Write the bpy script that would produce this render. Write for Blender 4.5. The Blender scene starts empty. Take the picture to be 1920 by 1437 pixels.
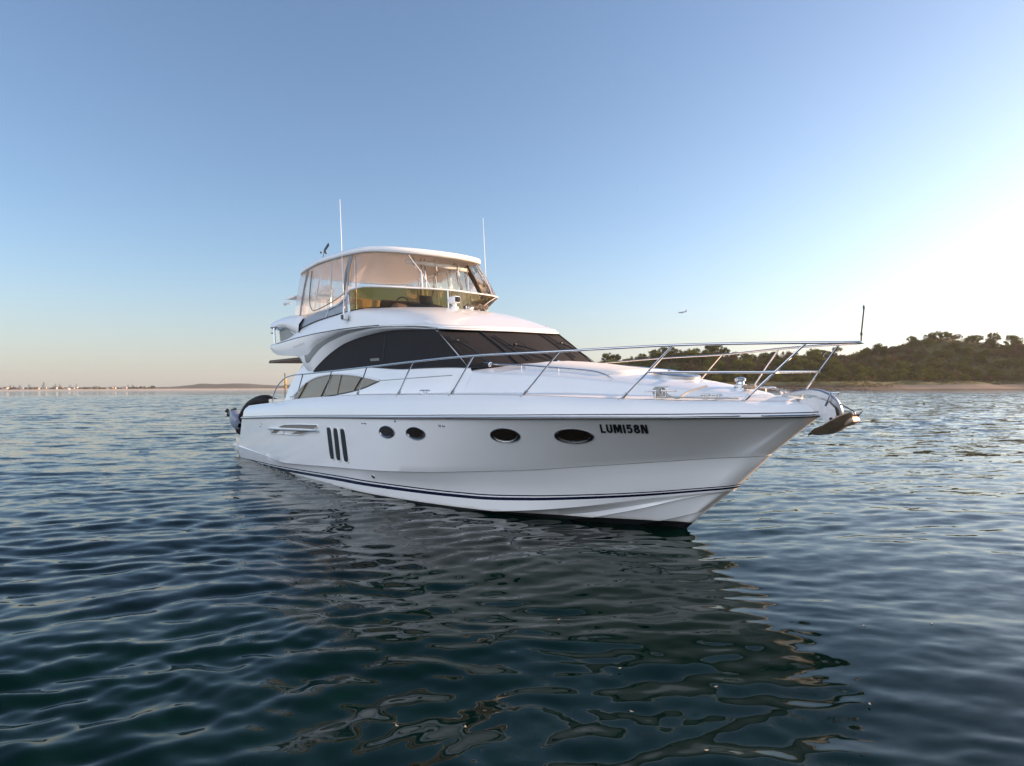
import bpy, bmesh, math, random
import numpy as np
from mathutils import Vector, Matrix, noise
random.seed(7)
R = math.radians
scene = bpy.context.scene
col = scene.collection

# ------------------------------------------------------------------ camera, sky, sun, exposure
CAM_H = 2.127
cam = bpy.data.cameras.new("camera"); cam_o = bpy.data.objects.new("camera", cam); col.objects.link(cam_o)
cam.sensor_width = 36.0; cam.lens = 1230 / 1920 * 36.0; cam.shift_y = 10.5 / 1920
cam.clip_start = 0.1; cam.clip_end = 30000
ro = R(0.23)
cam_o.matrix_world = Matrix(((math.cos(ro), math.sin(ro), 0, 0), (0, 0, -1, 0), (-math.sin(ro), math.cos(ro), 0, CAM_H), (0, 0, 0, 1)))
scene.camera = cam_o

SUN_AZ = R(77)      # to the right of the view direction (+Y)
SUN_EL = R(14)
sun_dir = Vector((math.sin(SUN_AZ) * math.cos(SUN_EL), math.cos(SUN_AZ) * math.cos(SUN_EL), math.sin(SUN_EL)))
world = bpy.data.worlds.new("World"); scene.world = world; world.use_nodes = True
wn = world.node_tree; wn.nodes.clear()
sky = wn.nodes.new("ShaderNodeTexSky"); sky.sky_type = 'NISHITA'; sky.sun_disc = False
sky.sun_elevation = SUN_EL; sky.sun_rotation = SUN_AZ
sky.altitude = 0; sky.air_density = 1.0; sky.dust_density = 0.9; sky.ozone_density = 3.0
bg = wn.nodes.new("ShaderNodeBackground"); bg.inputs[1].default_value = 0.10
wo = wn.nodes.new("ShaderNodeOutputWorld")
hs = wn.nodes.new("ShaderNodeHueSaturation"); hs.inputs["Saturation"].default_value = .93
tn = wn.nodes.new("ShaderNodeMix"); tn.data_type = 'RGBA'; tn.blend_type = 'MULTIPLY'; tn.inputs[0].default_value = 1; tn.inputs[7].default_value = (.97, .975, .99, 1)
wn.links.new(sky.outputs[0], hs.inputs["Color"]); wn.links.new(hs.outputs[0], tn.inputs[6])
# cloud-like glow added to the unseen sky behind the camera to brighten the hull
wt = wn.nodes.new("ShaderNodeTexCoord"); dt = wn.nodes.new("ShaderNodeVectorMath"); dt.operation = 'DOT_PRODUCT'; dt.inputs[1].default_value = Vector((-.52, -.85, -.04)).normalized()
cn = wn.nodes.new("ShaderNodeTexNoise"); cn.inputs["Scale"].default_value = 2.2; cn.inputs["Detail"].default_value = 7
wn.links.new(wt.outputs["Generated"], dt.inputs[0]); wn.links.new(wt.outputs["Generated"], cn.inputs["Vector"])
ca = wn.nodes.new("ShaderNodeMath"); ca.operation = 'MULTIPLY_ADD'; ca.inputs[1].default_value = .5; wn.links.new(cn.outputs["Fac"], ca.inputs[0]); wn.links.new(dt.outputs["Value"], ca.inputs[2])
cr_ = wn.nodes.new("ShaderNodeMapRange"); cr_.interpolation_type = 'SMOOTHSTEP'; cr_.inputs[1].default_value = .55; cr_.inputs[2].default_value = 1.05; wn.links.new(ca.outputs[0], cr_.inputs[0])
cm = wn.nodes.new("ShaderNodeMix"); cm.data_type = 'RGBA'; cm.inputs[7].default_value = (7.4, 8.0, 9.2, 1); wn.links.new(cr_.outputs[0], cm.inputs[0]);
# milky band of air along the horizon
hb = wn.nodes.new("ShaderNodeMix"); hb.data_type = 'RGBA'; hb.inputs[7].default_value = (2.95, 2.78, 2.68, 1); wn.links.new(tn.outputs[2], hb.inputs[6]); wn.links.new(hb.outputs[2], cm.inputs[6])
# pale glow of thin haze low in the sky around the sun
gd = wn.nodes.new("ShaderNodeVectorMath"); gd.operation = 'DOT_PRODUCT'; gd.inputs[1].default_value = (math.sin(SUN_AZ), math.cos(SUN_AZ), 0)
gz = wn.nodes.new("ShaderNodeSeparateXYZ"); wn.links.new(wt.outputs["Generated"], gd.inputs[0]); wn.links.new(wt.outputs["Generated"], gz.inputs[0])
def wmath(op, a, b):
    m = wn.nodes.new("ShaderNodeMath"); m.operation = op
    for k, v in enumerate((a, b)):
        if isinstance(v, (int, float)): m.inputs[k].default_value = v
        else: wn.links.new(v, m.inputs[k])
    return m.outputs[0]
lobe = wmath('POWER', wmath('MAXIMUM', gd.outputs["Value"], 0.0), 3.2)
fall = wmath('EXPONENT', wmath('MULTIPLY', wmath('MULTIPLY', gz.outputs[2], gz.outputs[2]), -6.0), 0.0)
wn.links.new(wmath('MULTIPLY', wmath('EXPONENT', wmath('MULTIPLY', wmath('MULTIPLY', gz.outputs[2], gz.outputs[2]), -80.0), 0.0), .55), hb.inputs[0])
gl_ = wn.nodes.new("ShaderNodeMix"); gl_.data_type = 'RGBA'; gl_.blend_type = 'ADD'; gl_.inputs[7].default_value = (3.5, 3.1, 2.75, 1)
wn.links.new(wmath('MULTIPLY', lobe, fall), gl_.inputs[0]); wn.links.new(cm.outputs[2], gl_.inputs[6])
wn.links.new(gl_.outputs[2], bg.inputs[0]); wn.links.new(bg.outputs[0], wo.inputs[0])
sun = bpy.data.lights.new("sun", 'SUN'); sun.energy = 4.7; sun.angle = R(0.5); sun.color = (1.0, 0.62, 0.36)
sun_o = bpy.data.objects.new("sun", sun); col.objects.link(sun_o)
sun_o.rotation_euler = (-sun_dir).to_track_quat('-Z', 'Y').to_euler()
scene.view_settings.view_transform = 'Standard'; scene.view_settings.look = 'None'
scene.view_settings.exposure = 1.20; scene.view_settings.gamma = 1.0
scene.render.engine = 'CYCLES'
cy = scene.cycles
cy.use_denoising = True; cy.max_bounces = 10; cy.transparent_max_bounces = 24; cy.caustics_reflective = True; cy.blur_glossy = 1.0; cy.caustics_refractive = False
cy.sample_clamp_indirect = 3.0

# ------------------------------------------------------------------ helpers
def pchip(xs, ys):
    xs = np.array(xs, float); ys = np.array(ys, float)
    h = np.diff(xs); d = np.diff(ys) / h
    m = np.zeros_like(ys); m[0] = d[0]; m[-1] = d[-1]
    for i in range(1, len(xs) - 1):
        m[i] = 0 if d[i - 1] * d[i] <= 0 else 2 * d[i - 1] * d[i] / (d[i - 1] + d[i])
    def f(x):
        x = min(max(x, xs[0]), xs[-1]); i = int(min(max(np.searchsorted(xs, x) - 1, 0), len(h) - 1))
        t = (x - xs[i]) / h[i]
        return float((1 + 2 * t) * (1 - t) ** 2 * ys[i] + t * (1 - t) ** 2 * h[i] * m[i] + t * t * (3 - 2 * t) * ys[i + 1] + t * t * (t - 1) * h[i] * m[i + 1])
    return f

def curve3(keys, n):
    """n points of a smooth curve through the key points, evenly spread over the key index."""
    k = np.array(keys, float); s = np.arange(len(k))
    fs = [pchip(s, k[:, c]) for c in range(3)]
    return [Vector((fs[0](u), fs[1](u), fs[2](u))) for u in np.linspace(0, len(k) - 1, n)]

SPLIT = {"knuckle_groove", "curtain_seam", "side_seam", "screen_post", "hardtop_post", "cover_seam", "cover_hem", "white_strap", "fairing_post", "mid_rail", "grey_panel", "mullion", "curtain_tie", "curtain_bundle", "cord_loop", "steel_strip", "side_groove", "backrest", "louvre", "rub_rail_insert", "chain", "hatch_catch", "grey_swoosh", "window_arch", "side_window_cover", "rub_rail", "cockpit_coaming", "foredeck_seam", "platform_locker"}
def islands(bm):
    seen = set(); out = []
    for v in bm.verts:
        if v in seen: continue
        st = [v]; seen.add(v); isl = []
        while st:
            q = st.pop(); isl.append(q)
            for e in q.link_edges:
                w = e.other_vert(q)
                if w not in seen: seen.add(w); st.append(w)
        out.append(isl)
    return out
def obj(name, bm, m, parent=None, smooth=True, angle=40):
    bmesh.ops.remove_doubles(bm, verts=bm.verts, dist=1e-5)
    if name in SPLIT:
        isl = islands(bm)
        if 1 < len(isl) <= 40:
            bm.verts.index_update(); res = []
            for g in isl:
                b2 = bmesh.new(); mp = {v: b2.verts.new(v.co) for v in g}; fs = set(f for v in g for f in v.link_faces)
                for f in fs:
                    nf = b2.faces.new([mp[v] for v in f.verts]); nf.material_index = f.material_index
                res.append(obj_one(name, b2, m, parent, smooth, angle))
            bm.free(); return res[0]
    return obj_one(name, bm, m, parent, smooth, angle)
def obj_one(name, bm, m, parent=None, smooth=True, angle=40):
    me = bpy.data.meshes.new(name); bm.normal_update(); bm.to_mesh(me); bm.free()
    for mm in (m if isinstance(m, (list, tuple)) else [m]): me.materials.append(mm)
    if smooth:
        me.polygons.foreach_set("use_smooth", [True] * len(me.polygons))
        try: me.set_sharp_from_angle(angle=R(angle))
        except Exception: pass
    o = bpy.data.objects.new(name, me); col.objects.link(o)
    if parent is not None: o.parent = parent
    return o

def tag(o, label=None, cat=None, group=None, kind=None):
    if label: o["label"] = label
    if cat: o["category"] = cat
    if group: o["group"] = group
    if kind: o["kind"] = kind
    return o

def empty(name, loc=(0, 0, 0), rz=0):
    o = bpy.data.objects.new(name, None); col.objects.link(o); o.location = loc; o.rotation_euler = (0, 0, rz); o.empty_display_size = 0.3
    return o

def grid(bm, rows, mat=0, flip=False, matf=None):
    vs = [[bm.verts.new(p) for p in r] for r in rows]
    for i in range(len(vs) - 1):
        for j in range(len(vs[0]) - 1):
            q = [vs[i][j], vs[i][j + 1], vs[i + 1][j + 1], vs[i + 1][j]]
            if flip: q.reverse()
            try:
                f = bm.faces.new(q); f.material_index = matf(i, j) if matf else mat
            except ValueError: pass
    return vs

def tube(bm, pts, r, seg=8, closed=False, rfun=None, flat=1.0):
    pts = [Vector(p) for p in pts]; n = len(pts); rings = []
    up = Vector((0, 0, 1)); prev = None
    for i, p in enumerate(pts):
        a = pts[(i - 1) % n] if closed or i > 0 else p; b = pts[(i + 1) % n] if closed or i < n - 1 else p
        t = (b - a).normalized()
        if prev is None:
            ref = up if abs(t.dot(up)) < .95 else Vector((1, 0, 0)); u = t.cross(ref).normalized()
        else:
            u = (prev - t * prev.dot(t)).normalized()
        prev = u; v = t.cross(u)
        rr = rfun(i / max(1, n - 1)) if rfun else r
        rings.append([bm.verts.new(p + (u * math.cos(2 * math.pi * k / seg) + v * math.sin(2 * math.pi * k / seg) * flat) * rr) for k in range(seg)])
    for i in range(n if closed else n - 1):
        A = rings[i]; B = rings[(i + 1) % n]
        for k in range(seg): bm.faces.new([A[k], A[(k + 1) % seg], B[(k + 1) % seg], B[k]])
    if not closed:
        bm.faces.new(list(reversed(rings[0]))); bm.faces.new(rings[-1])

def smooth_path(keys, n):
    """Catmull-Rom through keys."""
    k = [Vector(p) for p in keys]; out = []; m = len(k)
    for i in range(m - 1):
        p0 = k[max(0, i - 1)]; p1 = k[i]; p2 = k[i + 1]; p3 = k[min(m - 1, i + 2)]
        for j in range(n):
            t = j / n
            out.append(.5 * ((2 * p1) + (p2 - p0) * t + (2 * p0 - 5 * p1 + 4 * p2 - p3) * t * t + (3 * p1 - p0 - 3 * p2 + p3) * t ** 3))
    out.append(k[-1]); return out

def box(bm, c, s, rot=None, bevel=0.0, mat=0):
    r = bmesh.ops.create_cube(bm, size=1.0)
    M = Matrix.Translation(c) @ (rot.to_matrix().to_4x4() if rot is not None else Matrix()) @ Matrix.Diagonal((s[0], s[1], s[2], 1))
    bmesh.ops.transform(bm, matrix=M, verts=r['verts'])
    fs = set(f for v in r['verts'] for f in v.link_faces)
    for f in fs: f.material_index = mat
    if bevel > 0:
        es = list(set(e for v in r['verts'] for e in v.link_edges))
        bmesh.ops.bevel(bm, geom=es, offset=bevel, segments=3, profile=0.5, affect='EDGES')

def lathe(bm, prof, M=Matrix(), seg=24):
    """prof: (radius, height) along local Z."""
    rings = []
    for r, z in prof:
        rings.append([bm.verts.new(M @ Vector((max(r, 1e-4) * math.cos(2 * math.pi * k / seg), max(r, 1e-4) * math.sin(2 * math.pi * k / seg), z))) for k in range(seg)])
    for A, B in zip(rings[:-1], rings[1:]):
        for k in range(seg): bm.faces.new([A[k], A[(k + 1) % seg], B[(k + 1) % seg], B[k]])
    bm.faces.new(list(reversed(rings[0]))); bm.faces.new(rings[-1])

def axis_matrix(origin, direction):
    q = Vector(direction).normalized().to_track_quat('Z', 'Y')
    return Matrix.Translation(origin) @ q.to_matrix().to_4x4()

def NB(): return bmesh.new()
def mir(p): return Vector((p[0], -p[1], p[2]))

# ------------------------------------------------------------------ materials
def mat(name, color, rough=0.5, metal=0.0, spec=0.5, coat=0.0, noise_amt=0.0, noise_scale=5.0, bump=0.0, bump_scale=40.0, ior=1.45):
    m = bpy.data.materials.new(name); m.use_nodes = True; nt = m.node_tree
    p = nt.nodes["Principled BSDF"]
    p.inputs["Base Color"].default_value = (*color, 1); p.inputs["Roughness"].default_value = rough; p.inputs["Metallic"].default_value = metal
    p.inputs["Specular IOR Level"].default_value = spec; p.inputs["Coat Weight"].default_value = coat; p.inputs["IOR"].default_value = ior
    tc = nt.nodes.new("ShaderNodeTexCoord")
    if noise_amt > 0:
        n = nt.nodes.new("ShaderNodeTexNoise"); n.inputs["Scale"].default_value = noise_scale; n.inputs["Detail"].default_value = 6
        mx = nt.nodes.new("ShaderNodeMix"); mx.data_type = 'RGBA'; mx.blend_type = 'MIX'
        a, b = [tuple(min(1, c * k) for c in color) + (1,) for k in (1 - noise_amt, 1 + noise_amt)]
        mx.inputs[6].default_value = a; mx.inputs[7].default_value = b
        nt.links.new(tc.outputs["Object"], n.inputs["Vector"]); nt.links.new(n.outputs["Fac"], mx.inputs[0]); nt.links.new(mx.outputs[2], p.inputs["Base Color"])
    if bump > 0:
        n = nt.nodes.new("ShaderNodeTexNoise"); n.inputs["Scale"].default_value = bump_scale; n.inputs["Detail"].default_value = 4
        b = nt.nodes.new("ShaderNodeBump"); b.inputs["Strength"].default_value = bump; b.inputs["Distance"].default_value = 0.02
        nt.links.new(tc.outputs["Object"], n.inputs["Vector"]); nt.links.new(n.outputs["Fac"], b.inputs["Height"]); nt.links.new(b.outputs[0], p.inputs["Normal"])
    return m

M = {}
M['gel'] = mat('gelcoat_white', (.80, .80, .80), .22, coat=.3, noise_amt=.025, noise_scale=1.3)
M['deck'] = mat('deck_white', (.78, .77, .75), .5, noise_amt=.03, noise_scale=3, bump=.15, bump_scale=160)
M['navy'] = mat('navy_stripe', (.008, .010, .035), .25, coat=.3)
M['steel'] = mat('polished_steel', (.62, .62, .63), .12, metal=1.0, noise_amt=.08, noise_scale=6)
M['brushed'] = mat('brushed_steel', (.50, .50, .51), .3, metal=1.0, noise_amt=.15, noise_scale=18)
M['rubber'] = mat('black_rubber', (.018, .018, .018), .55)
M['black'] = mat('black_plastic', (.012, .012, .013), .35)
M['mesh'] = mat('black_mesh_cover', (.020, .019, .020), .8, spec=.25, noise_amt=.3, noise_scale=9, bump=.35, bump_scale=260)
M['grey'] = mat('grey_recess', (.21, .18, .15), .35, noise_amt=.12, noise_scale=8)
M['greystripe'] = mat('grey_swoosh', (.22, .23, .225), .35)
M['darkglass'] = mat('dark_glass', (.014, .010, .009), .06, spec=.45)
M['portglass'] = mat('bronze_port_glass', (.022, .016, .013), .12, spec=.4, noise_amt=.5, noise_scale=6)
M['winglass'] = mat('bronze_window_glass', (.25, .205, .14), .22, spec=.35)
M['cloth'] = mat('blue_grey_cloth', (.33, .37, .42), .8, bump=.3, bump_scale=120, noise_amt=.06)
M['white_cloth'] = mat('white_cushion', (.72, .70, .67), .75, bump=.2, bump_scale=60)
M['lining'] = mat('warm_lit_headlining', (.80, .70, .60), .6)  # warm sunlight bounced up under the hardtop is put into this colour
M['cream'] = mat('cream_cockpit', (.75, .68, .55), .5)
M['teak'] = mat('teak', (.30, .17, .08), .6, noise_amt=.35, noise_scale=30)
M['brown'] = mat('brown_vinyl', (.085, .052, .032), .5, noise_amt=.3, noise_scale=12)
M['tube'] = mat('black_hypalon', (.016, .010, .009), .6, spec=.15, noise_amt=.3, noise_scale=10)
M['engine'] = mat('grey_engine_paint', (.19, .22, .29), .3, coat=.3)
M['rope'] = mat('grey_rope', (.38, .38, .35), .9, noise_amt=.3, noise_scale=60, bump=.6, bump_scale=90)
M['fluke'] = mat('weathered_anchor_steel', (.34, .25, .18), .38, metal=.45, noise_amt=.45, noise_scale=14)
M['yellow'] = mat('yellow_paint', (.75, .45, .05), .5)
M['green'] = mat('green_lens', (.01, .06, .04), .15)
M['white'] = mat('white_paint', (.80, .80, .80), .4)
M['decal'] = mat('black_lettering', (.010, .010, .012), .35)
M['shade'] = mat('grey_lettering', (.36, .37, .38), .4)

# hull: black antifouling below a sloping line (real paint edge, in boat coordinates)
def hull_material():
    m = mat('hull_gelcoat', (.80, .80, .80), .16, coat=.4); nt = m.node_tree; p = nt.nodes["Principled BSDF"]
    tc = nt.nodes.new("ShaderNodeTexCoord"); sx = nt.nodes.new("ShaderNodeSeparateXYZ"); nt.links.new(tc.outputs["Object"], sx.inputs[0])
    mu = nt.nodes.new("ShaderNodeMath"); mu.operation = 'MULTIPLY_ADD'; mu.inputs[1].default_value = .0102; mu.inputs[2].default_value = -.042
    nt.links.new(sx.outputs[0], mu.inputs[0])
    lt = nt.nodes.new("ShaderNodeMath"); lt.operation = 'LESS_THAN'; nt.links.new(sx.outputs[2], lt.inputs[0]); nt.links.new(mu.outputs[0], lt.inputs[1])
    n = nt.nodes.new("ShaderNodeTexNoise"); n.inputs["Scale"].default_value = .9; n.inputs["Detail"].default_value = 5
    nt.links.new(tc.outputs["Object"], n.inputs["Vector"])
    c1 = nt.nodes.new("ShaderNodeMix"); c1.data_type = 'RGBA'; c1.inputs[6].default_value = (.83, .825, .82, 1); c1.inputs[7].default_value = (.88, .875, .87, 1)
    nt.links.new(n.outputs["Fac"], c1.inputs[0])
    c2 = nt.nodes.new("ShaderNodeMix"); c2.data_type = 'RGBA'; c2.inputs[7].default_value = (.008, .008, .010, 1)
    nt.links.new(c1.outputs[2], c2.inputs[6]); nt.links.new(lt.outputs[0], c2.inputs[0]); nt.links.new(c2.outputs[2], p.inputs["Base Color"])
    # faint tan scum line just above the antifouling, and the slight waviness of moulded gelcoat
    sb_ = nt.nodes.new("ShaderNodeMath"); sb_.operation = 'SUBTRACT'; nt.links.new(sx.outputs[2], sb_.inputs[0]); nt.links.new(mu.outputs[0], sb_.inputs[1])
    n2 = nt.nodes.new("ShaderNodeTexNoise"); n2.inputs["Scale"].default_value = 5; n2.inputs["Detail"].default_value = 6; nt.links.new(tc.outputs["Object"], n2.inputs["Vector"])
    ad = nt.nodes.new("ShaderNodeMath"); ad.operation = 'MULTIPLY_ADD'; ad.inputs[1].default_value = .09; nt.links.new(n2.outputs["Fac"], ad.inputs[0]); nt.links.new(sb_.outputs[0], ad.inputs[2])
    mrg = nt.nodes.new("ShaderNodeMapRange"); mrg.inputs[1].default_value = .035; mrg.inputs[2].default_value = .095; mrg.inputs[3].default_value = .45; mrg.inputs[4].default_value = 0; nt.links.new(ad.outputs[0], mrg.inputs[0])
    c3 = nt.nodes.new("ShaderNodeMix"); c3.data_type = 'RGBA'; c3.inputs[7].default_value = (.42, .36, .24, 1); nt.links.new(mrg.outputs[0], c3.inputs[0]); nt.links.new(c1.outputs[2], c3.inputs[6]); nt.links.new(c3.outputs[2], c2.inputs[6])
    n3 = nt.nodes.new("ShaderNodeTexNoise"); n3.inputs["Scale"].default_value = 1.1; n3.inputs["Detail"].default_value = 2; nt.links.new(tc.outputs["Object"], n3.inputs["Vector"])
    bp = nt.nodes.new("ShaderNodeBump"); bp.inputs["Strength"].default_value = .10; bp.inputs["Distance"].default_value = .06; nt.links.new(n3.outputs["Fac"], bp.inputs["Height"]); nt.links.new(bp.outputs[0], p.inputs["Normal"]); nt.links.new(bp.outputs[0], p.inputs["Coat Normal"])
    ro_ = nt.nodes.new("ShaderNodeMath"); ro_.operation = 'MULTIPLY_ADD'; ro_.inputs[1].default_value = .45; ro_.inputs[2].default_value = .16
    nt.links.new(lt.outputs[0], ro_.inputs[0]); nt.links.new(ro_.outputs[0], p.inputs["Roughness"])
    return m
M['hull'] = hull_material()

def clear_material(name, tint, veil, rough=.08):
    """thin clear sheet: mostly see-through, some gloss, a little milky diffuse"""
    m = bpy.data.materials.new(name); m.use_nodes = True; nt = m.node_tree; nt.nodes.clear()
    out = nt.nodes.new("ShaderNodeOutputMaterial"); tr = nt.nodes.new("ShaderNodeBsdfTransparent"); tr.inputs[0].default_value = (*tint, 1)
    gl = nt.nodes.new("ShaderNodeBsdfGlossy"); gl.inputs["Roughness"].default_value = rough
    df = nt.nodes.new("ShaderNodeBsdfDiffuse"); df.inputs[0].default_value = (.84, .79, .74, 1)
    tl = nt.nodes.new("ShaderNodeBsdfTranslucent"); tl.inputs[0].default_value = (.86, .78, .70, 1)
    dm = nt.nodes.new("ShaderNodeMixShader"); nt.links.new(df.outputs[0], dm.inputs[1]); nt.links.new(tl.outputs[0], dm.inputs[2])
    fr = nt.nodes.new("ShaderNodeFresnel"); fr.inputs[0].default_value = 1.4
    tc = nt.nodes.new("ShaderNodeTexCoord"); n = nt.nodes.new("ShaderNodeTexNoise"); n.inputs["Scale"].default_value = 2.2; n.inputs["Detail"].default_value = 3
    b = nt.nodes.new("ShaderNodeBump"); b.inputs["Strength"].default_value = .25; b.inputs["Distance"].default_value = .05
    nt.links.new(tc.outputs["Object"], n.inputs["Vector"]); nt.links.new(n.outputs["Fac"], b.inputs["Height"])
    for s in (gl, fr): nt.links.new(b.outputs[0], s.inputs["Normal"])
    m1 = nt.nodes.new("ShaderNodeMixShader"); m1.inputs[0].default_value = veil
    nt.links.new(tr.outputs[0], m1.inputs[1]); nt.links.new(dm.outputs[0], m1.inputs[2])
    m2 = nt.nodes.new("ShaderNodeMixShader"); nt.links.new(fr.outputs[0], m2.inputs[0]); nt.links.new(m1.outputs[0], m2.inputs[1]); nt.links.new(gl.outputs[0], m2.inputs[2])
    nt.links.new(m2.outputs[0], out.inputs[0]); return m
M['vinyl'] = clear_material('clear_vinyl', (.97, .97, .97), .20)
M['vinyl_side'] = clear_material('clear_side_vinyl', (.95, .95, .95), .46)
M['tint'] = clear_material('bronze_acrylic', (.25, .175, .055), .04, .04)

# ------------------------------------------------------------------ the water
def build_water():
    rng = np.random.default_rng(3)
    ang_f = np.radians(np.linspace(-52, 52, 1240)); ang_b = np.radians(np.arange(56, 305, 4.0))
    ang = np.concatenate([ang_f, ang_b]); na = len(ang)
    rad = [0.0, 0.6]
    while rad[-1] < 16000: rad.append(rad[-1] * 1.0068 if rad[-1] < 48 else (rad[-1] + .33 if rad[-1] < 260 else rad[-1] * (1.004 if rad[-1] < 500 else 1.05)))
    rad = np.array(rad); nr = len(rad)
    A, Rr = np.meshgrid(ang, rad)
    X = np.sin(A) * Rr; Y = np.cos(A) * Rr; Z = np.zeros_like(X)
    sp = np.maximum(Rr * (104 / 1240 * math.pi / 180), np.minimum(Rr * .0066, np.where(Rr < 260, .33, Rr * .004)))
    # patches where the wind touches the water more or less
    def patch(sc, s):
        r = np.random.default_rng(s); v = np.zeros_like(X)
        for _ in range(7):
            th = r.uniform(0, 2 * math.pi); k = 2 * math.pi / (sc * r.uniform(.6, 1.7)); v += np.sin(k * (X * math.cos(th) + Y * math.sin(th)) + r.uniform(0, 6.28))
        return v / 7 * 1.6
    gust = (1.0 + .40 * patch(18, 1) + .25 * patch(60, 2)) * (1.0 + 1.1 * np.clip((np.hypot(X - 2, Y - 8) - 9) / 30, 0, 1) + .35 * np.clip((1.5 - X) / 3, 0, 1) * np.clip((16 - Y) / 6, 0, 1))
    calm = 1.0 - .66 * np.exp(-((X - 3.5) ** 2 / 22 + (Y - 6.5) ** 2 / 26))      # lee of the hull
    wx = .35 * patch(5, 5); wy = .35 * patch(5, 6)
    lam = np.exp(np.linspace(math.log(.15), math.log(3.4), 110)); rng.shuffle(lam)
    main = R(-84)
    for i, l in enumerate(lam):
        th = main + rng.normal(0, .52); k = 2 * math.pi / l
        slope = (.0235 if l < .55 else .0165) if .2 < l < .8 else (.0165 if l <= .2 else (.0078 if l < 1.6 else .0062))
        a = slope / k
        fil = np.clip((l / sp - 2.2) / 3.0, 0, 1)
        ph = k * ((X + wx) * math.cos(th) + (Y + wy) * math.sin(th)) + rng.uniform(0, 6.28)
        w = np.sin(ph); w = w + .18 * np.cos(2 * ph) * 0.5
        Z += a * fil * w * (gust if l < 3 else 1.0) * (calm if l < 2.5 else 1.0)
    # wash streaming away from the stern
    me = bpy.data.meshes.new("sea_water")
    co = np.stack([X, Y, Z], -1).reshape(-1, 3)
    idx = np.arange(nr * na).reshape(nr, na)
    nxt = np.roll(idx, -1, axis=1)
    q = np.stack([idx[:-1], nxt[:-1], nxt[1:], idx[1:]], -1).reshape(-1, 4)
    me.vertices.add(len(co)); me.vertices.foreach_set("co", co.astype(np.float32).ravel())
    me.loops.add(q.size); me.loops.foreach_set("vertex_index", q.astype(np.int32).ravel())
    me.polygons.add(len(q)); me.polygons.foreach_set("loop_start", np.arange(0, q.size, 4, dtype=np.int32))
    me.polygons.foreach_set("use_smooth", np.ones(len(q), dtype=bool))
    me.update(calc_edges=True)
    m = bpy.data.materials.new("sea_water"); m.use_nodes = True; nt = m.node_tree; p = nt.nodes["Principled BSDF"]
    p.inputs["Base Color"].default_value = (.0004, .0084, .0060, 1); p.inputs["Roughness"].default_value = .03; p.inputs["IOR"].default_value = 1.235
    geo = nt.nodes.new("ShaderNodeNewGeometry"); L = nt.links.new
    # ripples finer than the mesh: the normal is tilted by noise, less in the calm lee beside the hull
    ds = nt.nodes.new("ShaderNodeVectorMath"); ds.operation = 'DISTANCE'; ds.inputs[1].default_value = (4.5, 5.5, 0); L(geo.outputs["Position"], ds.inputs[0])
    mr = nt.nodes.new("ShaderNodeMapRange"); mr.inputs[1].default_value = 5; mr.inputs[2].default_value = 32; mr.inputs[3].default_value = .12; mr.inputs[4].default_value = 1.3; L(ds.outputs["Value"], mr.inputs[0])
    cur = geo.outputs["Normal"]
    fine = nt.nodes.new("ShaderNodeMath"); fine.operation = 'MULTIPLY_ADD'; fine.inputs[1].default_value = .7; fine.inputs[2].default_value = .40; L(mr.outputs[0], fine.inputs[0])
    for sc, k, stretch in ((.55, .36, .55), (1.7, .44, .6), (6.0, .26, .7)):
        mp = nt.nodes.new("ShaderNodeMapping"); mp.inputs["Rotation"].default_value = (0, 0, R(8)); mp.inputs["Scale"].default_value = (stretch, 1.5, 1); L(geo.outputs["Position"], mp.inputs[0])
        n = nt.nodes.new("ShaderNodeTexNoise"); n.inputs["Scale"].default_value = sc; n.inputs["Detail"].default_value = 2; L(mp.outputs[0], n.inputs["Vector"])
        a = nt.nodes.new("ShaderNodeVectorMath"); a.operation = 'SUBTRACT'; a.inputs[1].default_value = (.5, .5, .5); L(n.outputs["Color"], a.inputs[0])
        b = nt.nodes.new("ShaderNodeVectorMath"); b.operation = 'MULTIPLY'; b.inputs[1].default_value = (k * .7, k, 0); L(a.outputs[0], b.inputs[0])
        c = nt.nodes.new("ShaderNodeVectorMath"); c.operation = 'SCALE'; L(b.outputs[0], c.inputs[0]); L((fine if sc > 5 else mr).outputs[0], c.inputs["Scale"])
        d = nt.nodes.new("ShaderNodeVectorMath"); d.operation = 'ADD'; L(cur, d.inputs[0]); L(c.outputs[0], d.inputs[1]); cur = d.outputs[0]
    nn = nt.nodes.new("ShaderNodeVectorMath"); nn.operation = 'NORMALIZE'; L(cur, nn.inputs[0]); L(nn.outputs[0], p.inputs["Normal"])
    me.materials.append(m)
    o = bpy.data.objects.new("sea_water", me); col.objects.link(o); tag(o, kind='structure')
build_water()

# ------------------------------------------------------------------ the motor yacht (boat frame: x forward, y to port, z up)
BU = Vector((0.6190, -0.7853, 0)).normalized(); heel = R(0.95)
BL = Vector((-BU.y, BU.x, 0)) * math.cos(heel) + Vector((0, 0, math.sin(heel)))
BW = BU.cross(BL)
yacht = empty("motor_yacht"); yacht.empty_display_size = 2
yacht.matrix_world = Matrix(((BU.x, BL.x, BW.x, -6.837), (BU.y, BL.y, BW.y, 21.931), (BU.z, BL.z, BW.z, 0), (0, 0, 0, 1)))
tag(yacht, "large white flybridge motor yacht afloat on the calm bay, bow pointing right", "motor yacht")
YM = yacht.matrix_world.copy()

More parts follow.
